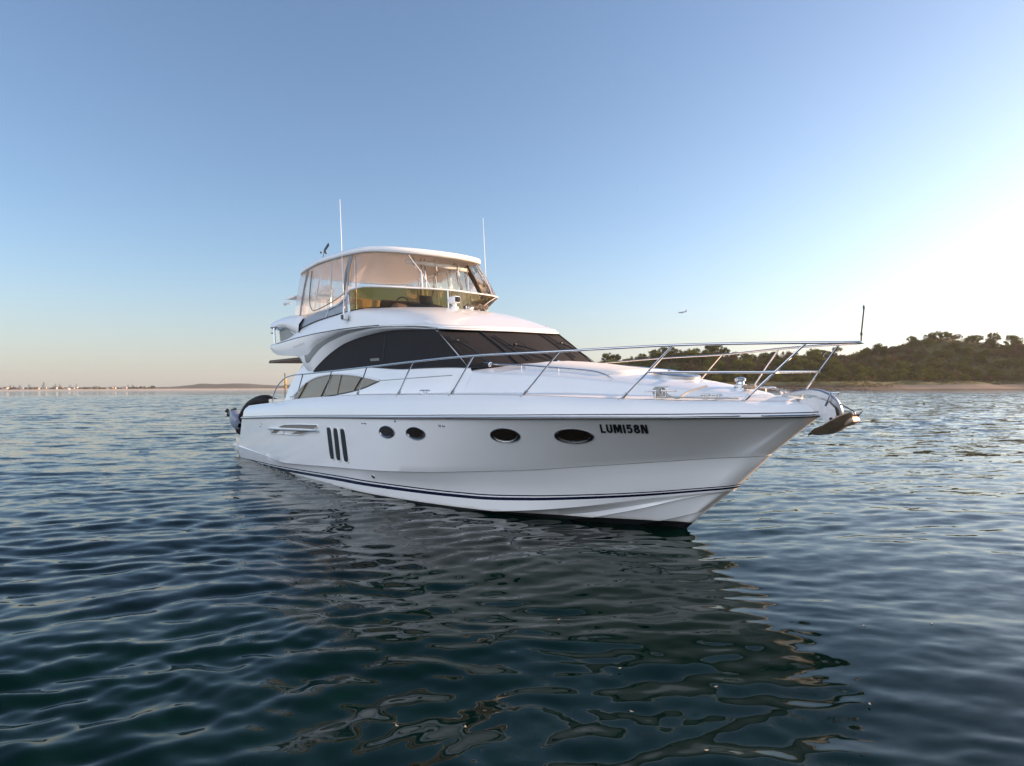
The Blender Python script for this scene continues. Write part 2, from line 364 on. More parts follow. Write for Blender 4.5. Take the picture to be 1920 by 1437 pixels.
BRX = [-1, 0, 2.5, 5, 9, 11.4, 13.04, 14.65, 16.09, 16.6, 17.0, 17.25, 17.375]
br = pchip(BRX, [2.28, 2.33, 2.44, 2.52, 2.56, 2.53, 2.39, 2.05, 1.38, 1.02, .64, .3, 0])
RX = [1.05, 4.5, 6.8, 9.1, 11.3, 12.8, 13.9, 14.8, 15.5, 16.1, 16.65, 17.0, 17.25, 17.375]
rz = pchip(RX, [1.33, 1.47, 1.55, 1.62, 1.68, 1.725, 1.75, 1.77, 1.78, 1.785, 1.79, 1.79, 1.79, 1.79])
KX = [.1, 2.5, 4.4, 5.7, 7.35, 9.45, 11.3, 12.6, 13.6, 14.1, 15.2, 16.2, 16.66]
ky = pchip(KX, [2.22, 2.31, 2.37, 2.39, 2.41, 2.41, 2.23, 1.9, 1.58, 1.39, .82, .25, 0])
kz = pchip(KX, [.42, .37, .29, .35, .45, .57, .69, .8, .89, .95, 1.07, 1.18, 1.22])
TXk = [-.1, 2.2, 3.75, 7.1, 8.6, 10.95, 12.3, 13.3, 14.1, 15.05, 16.2]
ty = pchip(TXk, [2.14, 2.23, 2.28, 2.33, 2.33, 2.05, 1.71, 1.38, 1.08, .63, 0])
tz = pchip(TXk, [.04, .10, .135, .26, .31, .345, .365, .425, .50, .605, .775])
CX = [-.1, 3, 6, 8.5, 10, 11.2, 12.3, 13.3, 14.05, 15.0, 15.63, 16.12]
cyy = pchip(CX, [2.05, 2.14, 2.24, 2.26, 2.12, 1.92, 1.66, 1.33, 1.03, .59, .29, 0])
cz = pchip(CX, [-.22, -.2, -.18, -.14, -.08, -.01, .06, .175, .295, .485, .60, .68])
DX = [.93, 2.6, 4.45, 5.4, 7.2, 8.95, 10.64, 12.3, 13.92, 15.4, 16.24, 16.72, 17.0, 17.13]
dy = pchip(DX, [2.15, 2.22, 2.28, 2.33, 2.35, 2.36, 2.34, 2.27, 2.04, 1.54, 1.07, .72, .36, 0])
dz = pchip(DX, [1.68, 1.77, 1.86, 1.93, 2.0, 2.045, 2.06, 2.07, 2.06, 2.01, 1.98, 1.97, 1.96, 1.955])

def hull_y(x, z):
    """half breadth of the topsides (positive) between knuckle and rub rail, a little hollow forward"""
    f = (z - kz(x)) / (rz(x) - kz(x)); hol = .07 * max(0, min(1, (x - 12) / 3)) * math.sin(math.pi * min(1, max(0, f)))
    return ky(x) * (1 - f) + br(x) * f - hol
HULL_TREE = [None]
def hull_pt(x, z, off=0.0, side=-1):
    """a point on the side of the hull mesh at station x and height z"""
    loc, n, i, d = HULL_TREE[0].ray_cast(Vector((x, -6, z)), Vector((0, 1, 0)))
    if n.y > 0: n = -n
    q = loc + n * off
    return Vector((q.x, -side * q.y, q.z))

NT = 140
TT = [1 - (1 - i / NT) ** 1.9 for i in range(NT + 1)]
def blunt(line_, r=.24):
    xe = line_[-1].x
    for p in line_:
        yb = r * math.sqrt(max(0, 1 - (1 - min(1, (xe - p.x) / r)) ** 2)); p.y = math.sqrt(p.y * p.y + yb * yb)
    line_[-1].y = 0
    return line_
def line(x0, x1, fy, fz): return [Vector((x0 + (x1 - x0) * t, fy(x0 + (x1 - x0) * t), fz(x0 + (x1 - x0) * t))) for t in TT]
Kl = blunt(line(.13, 16.66, ky, kz)); Rl = blunt(line(1.05, 17.375, br, rz), .14)
Tl = blunt(line(-.02, 16.2, ty, tz)); Cl = blunt(line(-.1, 16.12, cyy, cz), .2)
def lerp_line(A, B, f): return [a.lerp(b, f) for a, b in zip(A, B)]
keel = [Vector((-.1 + 15.33 * t, .015, -.85 + .80 * max(0, (t - .62) / .38) ** 2)) for t in TT]
# stripes lie between thin-line top and chine, measured down by height
def drop(f_aft, f_mid, f_fwd):
    out = []
    for i, t in enumerate(TT):
        x = Tl[i].x; d = np.interp(x, [0, 8.5, 13, 16.2], [f_aft, f_aft, f_mid, f_fwd])
        f = min(.9, d / max(.05, Tl[i].z - Cl[i].z)); out.append(Tl[i].lerp(Cl[i], f))
    return out
T2 = drop(.026, .022, .016); B1 = drop(.052, .042, .03); B2 = drop(.122, .095, .062)
hullbm = NB()
def hollow(f):
    out = []
    for k, r_ in zip(Kl, Rl):
        p = k.lerp(r_, f); hol = .03 * max(0, min(1, (p.x - 12) / 3)) * math.sin(math.pi * f)
        out.append(Vector((p.x, max(0, p.y - hol) if p.y > .3 else p.y, p.z)))
    return out
K0 = [Vector((p.x, p.y - (.010 if p.y > .05 else 0) + .05 * max(0, 1 - p.x / 4.4), p.z - .010)) for p in Kl]
# below the chine: flat, then a hollow flare to the first spray rail, a step, second rail, keel
def s_line(x1, fac, zf):
    out = []
    for i, t in enumerate(TT):
        x = -.1 + (x1 + .1) * t
        out.append(Vector((x, max(0, cyy(x * 16.12 / x1) * fac), zf(x))))
    return out
C2 = [Vector((p.x, max(0, p.y - .05), p.z - .012)) for p in Cl]
s1z = pchip([-.1, 9, 12, 14.0, 14.43, 14.93, 15.44, 15.8, 16.07], [-.42, -.36, -.2, .08, .19, .335, .50, .60, .66])
s2z = pchip([-.1, 9, 12, 14, 15.0, 15.4, 15.66], [-.62, -.58, -.4, -.16, .11, .24, .33])
S1 = blunt(s_line(16.07, .80, s1z), .17); S2 = blunt(s_line(15.66, .62, s2z), .13)
mid1 = [(a * .45 + b * .55) - Vector((0, .05 * min(1, a.y * 2), 0)) for a, b in zip(C2, S1)]
S1b = [Vector((p.x, max(0, p.y - .035), p.z - .004)) for p in S1]; S2b = [Vector((p.x, max(0, p.y - .03), p.z - .004)) for p in S2]
rows = [keel, S2b, S2, S1b, S1, mid1, C2, Cl, B2, B1, T2, Tl, lerp_line(Tl, K0, .5), K0, Kl] + [hollow(f) for f in (.12, .25, .4, .55, .7, .85)] + [Rl]
stripe_rows = {8: 1, 10: 1}
for side in (-1, 1):
    rr = [[Vector((p.x, side * p.y, p.z)) for p in r] for r in rows]
    grid(hullbm, rr, flip=(side == 1), matf=lambda i, j: stripe_rows.get(i, 0))
# transom
tr = [[Vector((r[0].x, s * r[0].y, r[0].z)) for s in (-1, -.5, 0, .5, 1)] for r in rows]
grid(hullbm, tr)
from mathutils.bvhtree import BVHTree
bmesh.ops.remove_doubles(hullbm, verts=hullbm.verts, dist=1e-5); hullbm.normal_update(); HULL_TREE[0] = BVHTree.FromBMesh(hullbm)
hull = obj("hull", hullbm, [M['hull'], M['navy']], yacht, angle=28)

bm = NB()
for side in (-1, 1): tube(bm, [Vector((p.x, side * (p.y + .001), p.z - .005)) for p in Kl], .0045, 6)
obj("knuckle_groove", bm, M['greystripe'], hull)
# topsides above the rub rail, rounding over to the deck edge, and the crowned deck
bm = NB()
Dl = blunt(line(.95, 17.13, dy, dz), .1)
Rl2 = [Vector((p.x, p.y - .01 if p.y > .02 else 0, p.z + .005)) for p in Rl]
def bulge(f, b): 
    return [a.lerp(d, f) + Vector((.0, b if a.y > .15 else b * a.y / .15, b * .8)) * math.sin(math.pi * f) for a, d in zip(Rl2, Dl)]
inner = [Vector((p.x, max(0, p.y - .05), p.z + .012)) for p in Dl]
rws = [Rl2, bulge(.2, .03), bulge(.45, .045), bulge(.7, .045), bulge(.88, .03), Dl]
for side in (-1, 1):
    grid(bm, [[Vector((p.x, side * p.y, p.z)) for p in r] for r in rws], flip=(side == 1))
tr = [[Vector((r[0].x, s * r[0].y, r[0].z)) for s in (-1, 0, 1)] for r in rws]
grid(bm, tr)
obj("bulwark", bm, M['gel'], yacht, angle=50)
bm = NB()
def deckrow(f): return [Vector((p.x, p.y * f, p.z + .004 + .045 * (1 - f * f))) for p in Dl]
grid(bm, [[Vector((p.x, -p.y, p.z)) for p in deckrow(f)] for f in (1, .8, .6, .3)] + [[Vector((p.x, p.y, p.z)) for p in deckrow(f)] for f in (0, .3, .6, .8, 1)])
obj("deck", bm, M['deck'], yacht)

# rub rail with its dark joint line
bm = NB()
for side in (-1, 1):
    path = [Vector((p.x, side * (p.y + .012), p.z - .002)) for p in Rl]
    sec = [(-.0, .022), (.022, .016), (.026, 0), (.022, -.016), (0, -.022)]
    rws = []
    for o_, h in sec: rws.append([Vector((p.x + (o_ if i > NT - 25 else 0) * .5, p.y + side * o_, p.z + h)) for i, p in enumerate(path)])
    grid(bm, rws, flip=(side == -1))
rub = obj("rub_rail", bm, M['gel'], yacht)
bm = NB()
for side in (-1, 1):
    for hgt, r_ in ((.030, .0065), (-.028, .009)):
        tube(bm, [Vector((p.x + (.012 if i > NT - 20 else 0), side * (p.y + .022), p.z + hgt)) for i, p in enumerate(Rl)], r_, 6)
obj("rub_rail_insert", bm, M['rubber'], rub)
bm = NB()
for side in (-1, 1):
    tube(bm, [Vector((p.x + (.02 if i > NT - 20 else 0), side * (p.y + .038), p.z)) for i, p in enumerate(Rl)], .009, 6)
obj("steel_strip", bm, M['steel'], rub)

# bathing platform and sponson at the stern
bm = NB()
ol = [(.3, -2.17), (-.6, -2.12), (-1.2, -2.07), (-1.6, -1.9), (-1.75, -1.5), (-1.8, 0)]
ol = ol + [(x, -y) for x, y in reversed(ol[:-1])]
top = [Vector((x, y, .37)) for x, y in ol]; bot = [Vector((x * .95, y * .98, .19)) for x, y in ol]; bot2 = [Vector((x * .6, y * .93, .0)) for x, y in ol]
grid(bm, [bot2, bot, [p - Vector((0, 0, .06)) for p in top], top])
bm.faces.new([bm.verts.new(p + Vector((0, 0, .0))) for p in top])
bmesh.ops.recalc_face_normals(bm, faces=bm.faces)
plat = obj("bathing_platform", bm, M['gel'], yacht, angle=35)
bm = NB(); box(bm, Vector((-.85, 0, .382)), (1.5, 3.5, .02)); obj("teak_pad", bm, M['teak'], plat)
bm = NB()
box(bm, Vector((-.75, -1.66, .48)), (1.3, .5, .2), bevel=.05); obj("platform_locker", bm, M['cream'], plat)

# ---- deckhouse
nar = pchip([0, 9.5, 10.8, 11.9, 13, 14, 15, 16, 16.6], [0, 0, .05, .19, .36, .6, .9, 1.3, 1.62])
def ys(x, z): return 1.92 - .25 * (z - 2.0) - nar(x)
xa = pchip([1.7, 1.85, 2.15, 2.48, 2.6, 2.72, 2.81, 3.03, 3.5], [3.45, 3.5, 3.61, 3.87, 3.99, 4.20, 4.30, 4.34, 4.36])
def xf(z): return 12.0 if z <= 2.5 else 11.9 - (z - 2.55) / .72 * 1.1
bm = NB()
for side in (-1, 1):
    rws = []
    for z in np.linspace(1.7, 3.5, 25):
        rws.append([Vector((x, side * ys(x, z), z)) for x in np.linspace(xa(z), xf(z), 40)])
    grid(bm, rws, flip=(side == 1))
grid(bm, [[Vector((xa(z), s * ys(xa(z), z), z)) for s in np.linspace(-1, 1, 5)] for z in np.linspace(1.7, 3.5, 12)])
obj("deckhouse", bm, M['gel'], yacht, angle=30)
# aft pillar, a rounded post outside the bulkhead edge
# coachroof: side from deck to a knuckle, crowned top
CE = [(11.6, 1.625, 2.50), (11.95, 1.60, 2.46), (12.27, 1.57, 2.42), (13.4, 1.38, 2.365), (14.78, 1.03, 2.24), (15.57, .77, 2.15), (16.3, .45, 2.065), (16.62, .22, 2.025), (16.72, .0, 2.01)]
ce = curve3(CE, 70)
zc = pchip([11.6, 12.4, 13.4, 14.3, 15.1, 15.8, 16.3, 16.72], [2.64, 2.60, 2.50, 2.40, 2.30, 2.19, 2.10, 2.01])
bm = NB()
for side in (-1, 1):
    base = [Vector((p.x + .02, side * (p.y + .04 + .62 * (p.z - dz(p.x) + .03) * (1.0 if p.x > 12 else .75)), dz(p.x) - .03)) for p in ce]
    e1 = [Vector((p.x, side * (p.y + .018), p.z - .03)) for p in ce]; e2 = [Vector((p.x, side * max(0, p.y - .03), p.z + .004)) for p in ce]
    rws = [base, [a.lerp(b, .5) for a, b in zip(base, e1)], e1, [Vector((p.x, side * p.y, p.z - .006)) for p in ce], e2]
    for f in (.85, .65, .4, .2, 0): rws.append([Vector((p.x, side * p.y * f, p.z + .006 + (zc(p.x) - p.z) * (1 - f ** 2.2))) for p in ce])
    grid(bm, rws, flip=(side == 1))
coach = obj("coachroof", bm, M['gel'], yacht, angle=35)
def coach_z(x, y):
    i = min(range(len(ce)), key=lambda k: abs(ce[k].x - x)); p = ce[i]; f = min(1, abs(y) / max(.01, p.y)); return p.z + .006 + (zc(p.x) - p.z) * (1 - f ** 2.2)
# hull-deck seam drawn on the coachroof side as a fine groove
bm = NB()
for side in (-1, 1):
    tube(bm, [Vector((x, side * (ys(x, z) + .004), z)) for x, z in zip(np.linspace(8.95, 11.5, 24), np.linspace(2.335, 2.40, 24))], .006, 6)
obj("side_seam", bm, M['greystripe'], yacht)

# windscreen and side windows under black mesh covers
WL1 = [(11.90, -1.59, 2.53), (12.08, -1.28, 2.55), (12.22, -.9, 2.565), (12.30, -.57, 2.575), (12.36, 0, 2.58)]
WL2 = [(10.80, -1.55, 3.275), (10.92, -1.22, 3.262), (11.03, -.88, 3.25), (11.10, -.6, 3.245), (11.15, 0, 3.245)]
WL1 = WL1 + [mir(p) for p in reversed(WL1[:-1])]; WL2 = WL2 + [mir(p) for p in reversed(WL2[:-1])]
w1 = curve3(WL1, 65); w2 = curve3(WL2, 65)
nrm = Vector((.55, 0, .83))
bm = NB()
def sag(a, b, f, j): return a.lerp(b, f) + nrm * (.02 * math.sin(math.pi * f))
rws = [[sag(a, b, f, j) for j, (a, b) in enumerate(zip(w1, w2))] for f in np.linspace(-.03, 1.03, 12)]
grid(bm, rws)
cover = obj("windscreen_cover", bm, M['mesh'], yacht)
bm = NB()
for j in (0, 20, 44, 64):
    tube(bm, [sag(w1[j], w2[j], f, j) + nrm * .006 for f in np.linspace(-.02, 1.02, 14)], .022, 6, flat=.6)
obj("cover_seam", bm, M['mesh'], cover)
bm = NB(); tube(bm, [p + nrm * .002 + Vector((0, 0, -.012)) for p in w1], .011, 6); obj("cover_hem", bm, M['rubber'], cover)

ct = pchip([5.15, 5.47, 6.15, 6.84, 7.92, 8.8, 9.62, 10.24, 10.8], [2.61, 2.79, 3.07, 3.24, 3.35, 3.38, 3.355, 3.315, 3.275])
cb = pchip([5.15, 8.25, 9.02, 9.93, 10.69, 11.48, 11.9], [2.605, 2.64, 2.60, 2.56, 2.56, 2.55, 2.53])
def side_patch(x0, x1, top, bot, off, name, m, n=40, k=10, xtop=None):
    bm = NB()
    for side in (-1, 1):
        rws = []
        for f in np.linspace(0, 1, k):
            r_ = []
            for t in np.linspace(0, 1, n):
                x = x0 + (x1 - x0) * t
                zt = top(min(x, 10.8)) if x <= 10.8 else 3.275 - (x - 10.8) / 1.1 * .745
                zb_ = bot(x); z = zb_ + (max(zt, zb_) - zb_) * f
                r_.append(Vector((x, side * (ys(x, z) + off), z)))
            rws.append(r_)
        grid(bm, rws, flip=(side == 1))
    return obj(name, bm, m, yacht)
sc_ = side_patch(5.15, 11.9, ct, cb, .012, "side_window_cover", M['mesh'])
bm = NB()
for side in (-1, 1):
    tube(bm, [Vector((8.82 + .13 * f, side * (ys(8.85, 2.6 + .78 * (1 - f)) + .018), 2.6 + .775 * (1 - f))) for f in np.linspace(0, 1, 8)], .013, 6)
    tube(bm, [Vector((x, side * (ys(x, ct(x)) + .013), ct(x))) for x in np.linspace(5.2, 10.8, 40)], .012, 6)
    tube(bm, [Vector((x, side * (ys(x, cb(x)) + .013), cb(x))) for x in np.linspace(5.2, 11.9, 30)], .010, 6)
obj("cover_hem", bm, M['rubber'], sc_)
bm = NB(); box(bm, Vector((8.55, -(ys(8.55, 2.78) + .016), 2.775)), (.42, .006, .09), rot=Matrix.Rotation(R(14), 3, 'X').to_euler()); obj("care_patch", bm, M['greystripe'], sc_)

qt = pchip([4.07, 4.42, 5.02, 5.65, 6.46, 7.52, 8.36, 8.92], [1.93, 2.12, 2.36, 2.47, 2.51, 2.475, 2.40, 2.335])
qb = pchip([4.07, 5.94, 7.15, 8.21, 8.92], [1.88, 1.975, 2.06, 2.18, 2.33])
for side in (-1, 1):
    bm = NB(); rws = []
    for f in np.linspace(0, 1, 8): rws.append([Vector((x, side * (ys(x, qb(x) + (qt(x) - qb(x)) * f) + .010), qb(x) + (qt(x) - qb(x)) * f)) for x in np.linspace(4.07, 8.92, 50)])
    grid(bm, rws, flip=(side == 1))
    q = obj("quarter_window", bm, M['winglass'], yacht)
    bm = NB()
    tube(bm, [Vector((x, side * (ys(x, qt(x)) + .016), qt(x) + .012)) for x in np.linspace(4.0, 8.97, 50)], .026, 8)
    obj("frame", bm, M['gel'], q)
    bm = NB()
    tube(bm, [Vector((x, side * (ys(x, qb(x)) + .012), qb(x) - .006)) for x in np.linspace(4.05, 8.95, 40)], .012, 6)
    for x0, x1, w in ((4.55, 4.95, .03), (6.05, 6.4, .032), (6.98, 6.98, .016), (7.85, 8.1, .03)):
        tube(bm, [Vector((x0 + (x1 - x0) * f, side * (ys(x0, 2.2) + .012 - .25 * ((qb(x0) + (qt(x1) - qb(x0)) * f) - 2.2)), qb(x0) + (qt(x1) - qb(x0)) * f)) for f in np.linspace(.02, .98, 8)], w, 6, flat=.4)
    obj("mullion", bm, M['black'], q)

# ---- flybridge moulding
FB = [(2.5, -1.95, 3.30), (2.67, -1.96, 3.22), (3.16, -1.95, 3.108), (4.0, -1.94, 3.06), (4.97, -1.88, 3.035), (5.51, -1.83, 3.264), (6.29, -1.80, 3.398), (7.33, -1.76, 3.49), (8.15, -1.73, 3.50), (8.85, -1.69, 3.475), (9.6, -1.66, 3.42), (10.3, -1.62, 3.365), (10.86, -1.5, 3.295), (11.12, -.8, 3.27), (11.2, 0, 3.268)]
FG = [(2.47, -1.97, 3.405), (2.9, -1.98, 3.42), (3.36, -1.98, 3.435), (4.5, -1.97, 3.49), (5.2, -1.95, 3.51), (5.8, -1.93, 3.526), (6.44, -1.90, 3.532), (7.05, -1.87, 3.537), (7.8, -1.81, 3.53), (8.6, -1.75, 3.508), (9.4, -1.70, 3.465), (10.2, -1.645, 3.42), (10.78, -1.5, 3.365), (11.05, -.8, 3.345), (11.12, 0, 3.345)]
FT = [(2.55, -1.92, 3.45), (3.0, -1.91, 3.485), (3.4, -1.90, 3.50), (3.9, -1.87, 3.585), (4.4, -1.82, 3.735), (4.99, -1.79, 3.823), (5.82, -1.77, 3.891), (6.5, -1.76, 3.92), (7.1, -1.745, 3.945), (7.55, -1.70, 3.955), (8.0, -1.48, 3.968), (8.37, -1.06, 3.975), (8.62, -.6, 3.98), (8.76, -.3, 3.98), (8.8, 0, 3.98)]
n = 100
fb = curve3(FB, n); fg = curve3(FG, n); ft = curve3(FT, n)
bulk = pchip([0, 4, 6, 8, 11, 14], [.01, .03, .04, .07, .10, .11])
bm = NB()
def fmid(f):
    out = []
    for i, (a, b) in enumerate(zip(fg, ft)):
        u = 14 * i / (n - 1); out.append(a.lerp(b, f) + Vector((.25, 0, .9)) * bulk(u) * math.sin(math.pi * f) + Vector((0, -.35 * bulk(u) if a.y < -.4 else -.35 * bulk(u) * (-a.y) / .4, 0)) * math.sin(math.pi * f))
    return out
lip = [a.lerp(b, .5) + Vector((0, -.03 if a.y < -.5 else 0, 0)) + (Vector((.02, 0, 0)) if i > 86 else Vector()) for i, (a, b) in enumerate(zip(fb, fg))]
gin = [p + Vector((-.006 if i > 84 else 0, .014 if p.y < -.3 else 0, .004)) for i, p in enumerate(fg)]
gup = [p + Vector((0, .002, .016)) for p in fg]
prof = [fb, [a.lerp(b, .3) + Vector((0, -.02 if a.y < -.5 else 0, 0)) for a, b in zip(fb, fg)], lip, fg, gin, gup] + [fmid(f) for f in (.12, .25, .4, .55, .7, .85)] + [ft]
full = [r + [mir(p) for p in reversed(r[:-1])] for r in prof]
grid(bm, full)
# aft end cap and underside
grid(bm, [[Vector((r[0].x, s * r[0].y, r[0].z)) for s in np.linspace(-1, 1, 9)] for r in prof])
grid(bm, [[Vector((p.x, s * p.y, p.z)) for s in np.linspace(-1, 1, 9)] for p in fb], flip=True)
fly = obj("flybridge", bm, M['gel'], yacht, angle=38)
bm = NB()
grid(bm, [full[-1], [Vector((p.x * .97 + .05, p.y * .93, p.z - .04)) for p in full[-1]], [Vector((p.x * .95 + .1, p.y * .9, 3.42)) for p in full[-1]]], flip=True)
grid(bm, [[Vector((p.x * .95 + .1, s * p.y * .9, 3.42)) for s in np.linspace(-1, 1, 5)] for p in ft])
obj("cockpit_liner", bm, M['gel'], fly)
bm = NB()
tube(bm, [p + Vector((0, -.006, .006)) for p in gin[9:66]], .013, 6); tube(bm, [mir(p + Vector((0, -.006, .006))) for p in gin[9:66]], .013, 6)
obj("side_groove", bm, M['rubber'], fly)
bm = NB()
tube(bm, [p + Vector((.004, -.004, -.004)) for p in fb[72:]] + [mir(p + Vector((.004, -.004, -.004))) for p in reversed(fb[72:-1])], .006, 6)
obj("brow_seam", bm, M['greystripe'], fly)

# arch between the window cover and the flybridge overhang, with its grey swoosh
AK = [(4.36, -ys(4.36, 3.0) - .002, 2.99), (4.75, -ys(4.9, 2.62) - .002, 2.64), (5.12, -ys(5.15, 2.62) - .002, 2.615), (5.47, -ys(5.47, 2.79) - .002, 2.80), (6.15, -ys(6.15, 3.07) - .002, 3.08), (6.84, -ys(6.84, 3.24) - .002, 3.25), (7.92, -ys(7.92, 3.35) - .002, 3.36), (8.8, -ys(8.8, 3.38) - .002, 3.385), (9.62, -ys(9.62, 3.35) - .002, 3.36), (10.24, -ys(10.24, 3.31) - .002, 3.32), (10.83, -1.53, 3.28)]
BK = [(4.37, -1.93, 3.052), (4.70, -1.9, 3.045), (4.99, -1.875, 3.042), (5.2, -1.86, 3.13), (5.6, -1.83, 3.285), (6.3, -1.79, 3.395), (7.35, -1.755, 3.488), (8.2, -1.725, 3.497), (8.9, -1.685, 3.472), (10.0, -1.635, 3.39), (10.86, -1.5, 3.295)]
ak = curve3(AK, 60); bk = curve3(BK, 60)
bm = NB()
rows_a = [[a.lerp(b, f) + Vector((0, -.03 * math.sin(math.pi * f), 0)) for a, b in zip(ak, bk)] for f in np.linspace(0, 1, 8)]
grid(bm, rows_a); grid(bm, [[mir(p) for p in r] for r in rows_a], flip=True)
arch = obj("window_arch", bm, M['gel'], yacht)
bm = NB()
for sgn in (-1, 1):
    rws = []
    for f in np.linspace(0, 1, 5):
        r_ = []
        for i in range(9, 50):
            u = (i - 9) / 40; lo = .52 + .42 * u ** 1.3; g = lo + (1.0 - lo) * f
            p = ak[i].lerp(bk[i], g) + Vector((0, -.03 * math.sin(math.pi * g) - .005, -.003))
            r_.append(p if sgn < 0 else mir(p))
        rws.append(r_)
    grid(bm, rws, flip=(sgn == 1))
obj("grey_swoosh", bm, M['greystripe'], arch)

def text_mesh(body, size, offset, shear, fn, extr=0.0):
    cu = bpy.data.curves.new("lettering", 'FONT'); cu.body = body; cu.size = size; cu.offset = offset; cu.shear = shear; cu.resolution_u = 3; cu.space_character = 1.12
    t = bpy.data.objects.new("lettering", cu); col.objects.link(t)
    dg = bpy.context.evaluated_depsgraph_get(); me = bpy.data.meshes.new_from_object(t.evaluated_get(dg))
    bpy.data.objects.remove(t); bpy.data.curves.remove(cu)
    bm = bmesh.new(); bm.from_mesh(me); bpy.data.meshes.remove(me)
    bmesh.ops.triangulate(bm, faces=bm.faces)
    w = max(v.co.x for v in bm.verts)
    for _ in range(2): bmesh.ops.subdivide_edges(bm, edges=[e for e in bm.edges if e.calc_length() > size * .25], cuts=1)
    bmesh.ops.triangulate(bm, faces=bm.faces)
    for v in bm.verts: v.co = fn(v.co.x / w, v.co.y)
    bmesh.ops.recalc_face_normals(bm, faces=bm.faces)
    return bm
# registration on the bow (reads forward on the starboard side)
def arc2(cx, cy, rx, ry, a0, a1, n=10): return [(cx + rx * math.cos(R(a)), cy + ry * math.sin(R(a))) for a in np.linspace(a0, a1, n)]
T_ = .096                      # half a stroke, in letter heights
GLYPH = {'L': (.50, [[(T_, 1), (T_, T_), (.50, T_)]]), 'I': (.22, [[(.11, 0), (.11, 1)]]),
         'U': (.60, [[(T_, 1), (T_, .32)] + arc2(.30, .32, .195, .215, 180, 360, 9) + [(.495, .32), (.495, 1)]]),
         'M': (.80, [[(T_, 0), (T_, 1)], [(.19, 1), (.40, .12)], [(.40, .12), (.61, 1)], [(.695, 0), (.695, 1)]]),
         'N': (.62, [[(T_, 0), (T_, 1)], [(.16, 1), (.46, 0)], [(.515, 0), (.515, 1)]]),
         '5': (.56, [[(.50, 1 - T_ * .9), (.15, 1 - T_ * .9), (.12, .56), (.20, .60)] + arc2(.27, .37, .185, .265, 95, -110, 14) + [(.06, .18)]]),
         '8': (.58, [arc2(.29, .745, .165, .16, 0, 360, 18), arc2(.29, .31, .19, .215, 0, 360, 20)])}
def lettering(word, fn, gap=.11):
    """bold block letters cut as flat strokes; fn maps (distance along in letter heights, height) to the hull"""
    bm = NB(); x0 = 0.0; k = 0
    for ch in word:
        w, strokes = GLYPH[ch]
        for st in strokes:
            n = len(st); L_ = []; R_ = []; closed = ch == '8'
            dense = []
            for a, b in zip(st[:-1], st[1:]):
                m = max(1, int(math.hypot(b[0] - a[0], b[1] - a[1]) / .25))
                dense += [(a[0] + (b[0] - a[0]) * q / m, a[1] + (b[1] - a[1]) * q / m) for q in range(m)]
            dense.append(st[-1]); k += 1
            for q, p in enumerate(dense):
                a = dense[q - 1] if q else (dense[-2] if closed else p); b = dense[q + 1] if q < len(dense) - 1 else (dense[1] if closed else p)
                d1 = Vector((p[0] - a[0], p[1] - a[1])); d2 = Vector((b[0] - p[0], b[1] - p[1])); d1 = (d1 if d1.length else d2).normalized(); d2 = (d2 if d2.length else d1).normalized()
                t = (d1 + d2).normalized(); nrm2 = Vector((-t.y, t.x)) * (T_ / max(.55, nrm_dot(d1, t)))
                L_.append(bm.verts.new(fn(x0 + p[0] + nrm2.x, p[1] + nrm2.y, k))); R_.append(bm.verts.new(fn(x0 + p[0] - nrm2.x, p[1] - nrm2.y, k)))
            for q in range(len(dense) - 1): bm.faces.new([L_[q], R_[q], R_[q + 1], L_[q + 1]])
        x0 += w + gap
    return bm, x0 - gap
def nrm_dot(a, b): return a.dot(b)
WID = sum(GLYPH[c][0] for c in "LUMI58N") + .11 * 6
def reg(off, dx, dz_):
    def f(u, v, k): return hull_pt(15.085 + dx + .565 * u / WID + .72 * v * .128, 1.543 + dz_ + v * .128, off + .0003 * (k % 4))
    return f
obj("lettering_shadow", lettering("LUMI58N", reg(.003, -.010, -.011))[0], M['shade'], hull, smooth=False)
obj("registration_lettering", lettering("LUMI58N", reg(.007, 0, 0))[0], M['decal'], hull, smooth=False)
# faint maker's script on the flybridge wing
def wing_pt(u, v):
    x = 4.35 + .72 * u; return Vector((x, -1.992 + .02 * u, 3.235 + .07 * u + v))
bm = text_mesh("P R I N C E S S", .085, 0.0, 0, wing_pt); obj("wing_lettering", bm, M['greystripe'], fly, smooth=False)

# ---- portholes, vents, side intake, small fittings on the hull
def porthole(cx, cz, a, b, side=-1, sl=0.0, name="porthole"):
    N = 40; bm = NB(); rws = []
    for s_, off in ((1.10, .002), (1.09, .010), (1.03, .014), (.99, .010), (.95, -.03)):
        rws.append([hull_pt(cx + a * s_ * math.cos(t) + sl * b * s_ * math.sin(t), cz + b * s_ * math.sin(t), off, side) for t in np.linspace(0, 2 * math.pi, N + 1)])
    grid(bm, rws, flip=(side == -1)); rim = obj(name, bm, M['brushed'], yacht)
    bm = NB(); c = bm.verts.new(hull_pt(cx, cz, .0035, side))
    ring = [bm.verts.new(hull_pt(cx + a * 1.0 * math.cos(t) + sl * b * math.sin(t), cz + b * math.sin(t), .0035, side)) for t in np.linspace(0, 2 * math.pi, N, endpoint=False)]
    for i in range(N): bm.faces.new([c, ring[i], ring[(i + 1) % N]])
    obj("glass", bm, M['portglass'], rim)
    bm = NB()
    tube(bm, [hull_pt(cx + a * .86 * math.cos(t) + sl * b * .84 * math.sin(t), cz + b * .84 * math.sin(t), .010, side) for t in np.linspace(math.pi * 1.08, math.pi * 1.92, 22)], .008, 6)
    obj("gasket", bm, M['steel'], rim)
for side in (-1, 1):
    for cx, cz, a, b, sl_ in ((10.52, 1.38, .265, .11, .3), (11.48, 1.40, .265, .11, .32), (13.555, 1.452, .25, .112, .62), (14.665, 1.478, .25, .109, .72)):
        porthole(cx, cz, a, b, side, sl_)
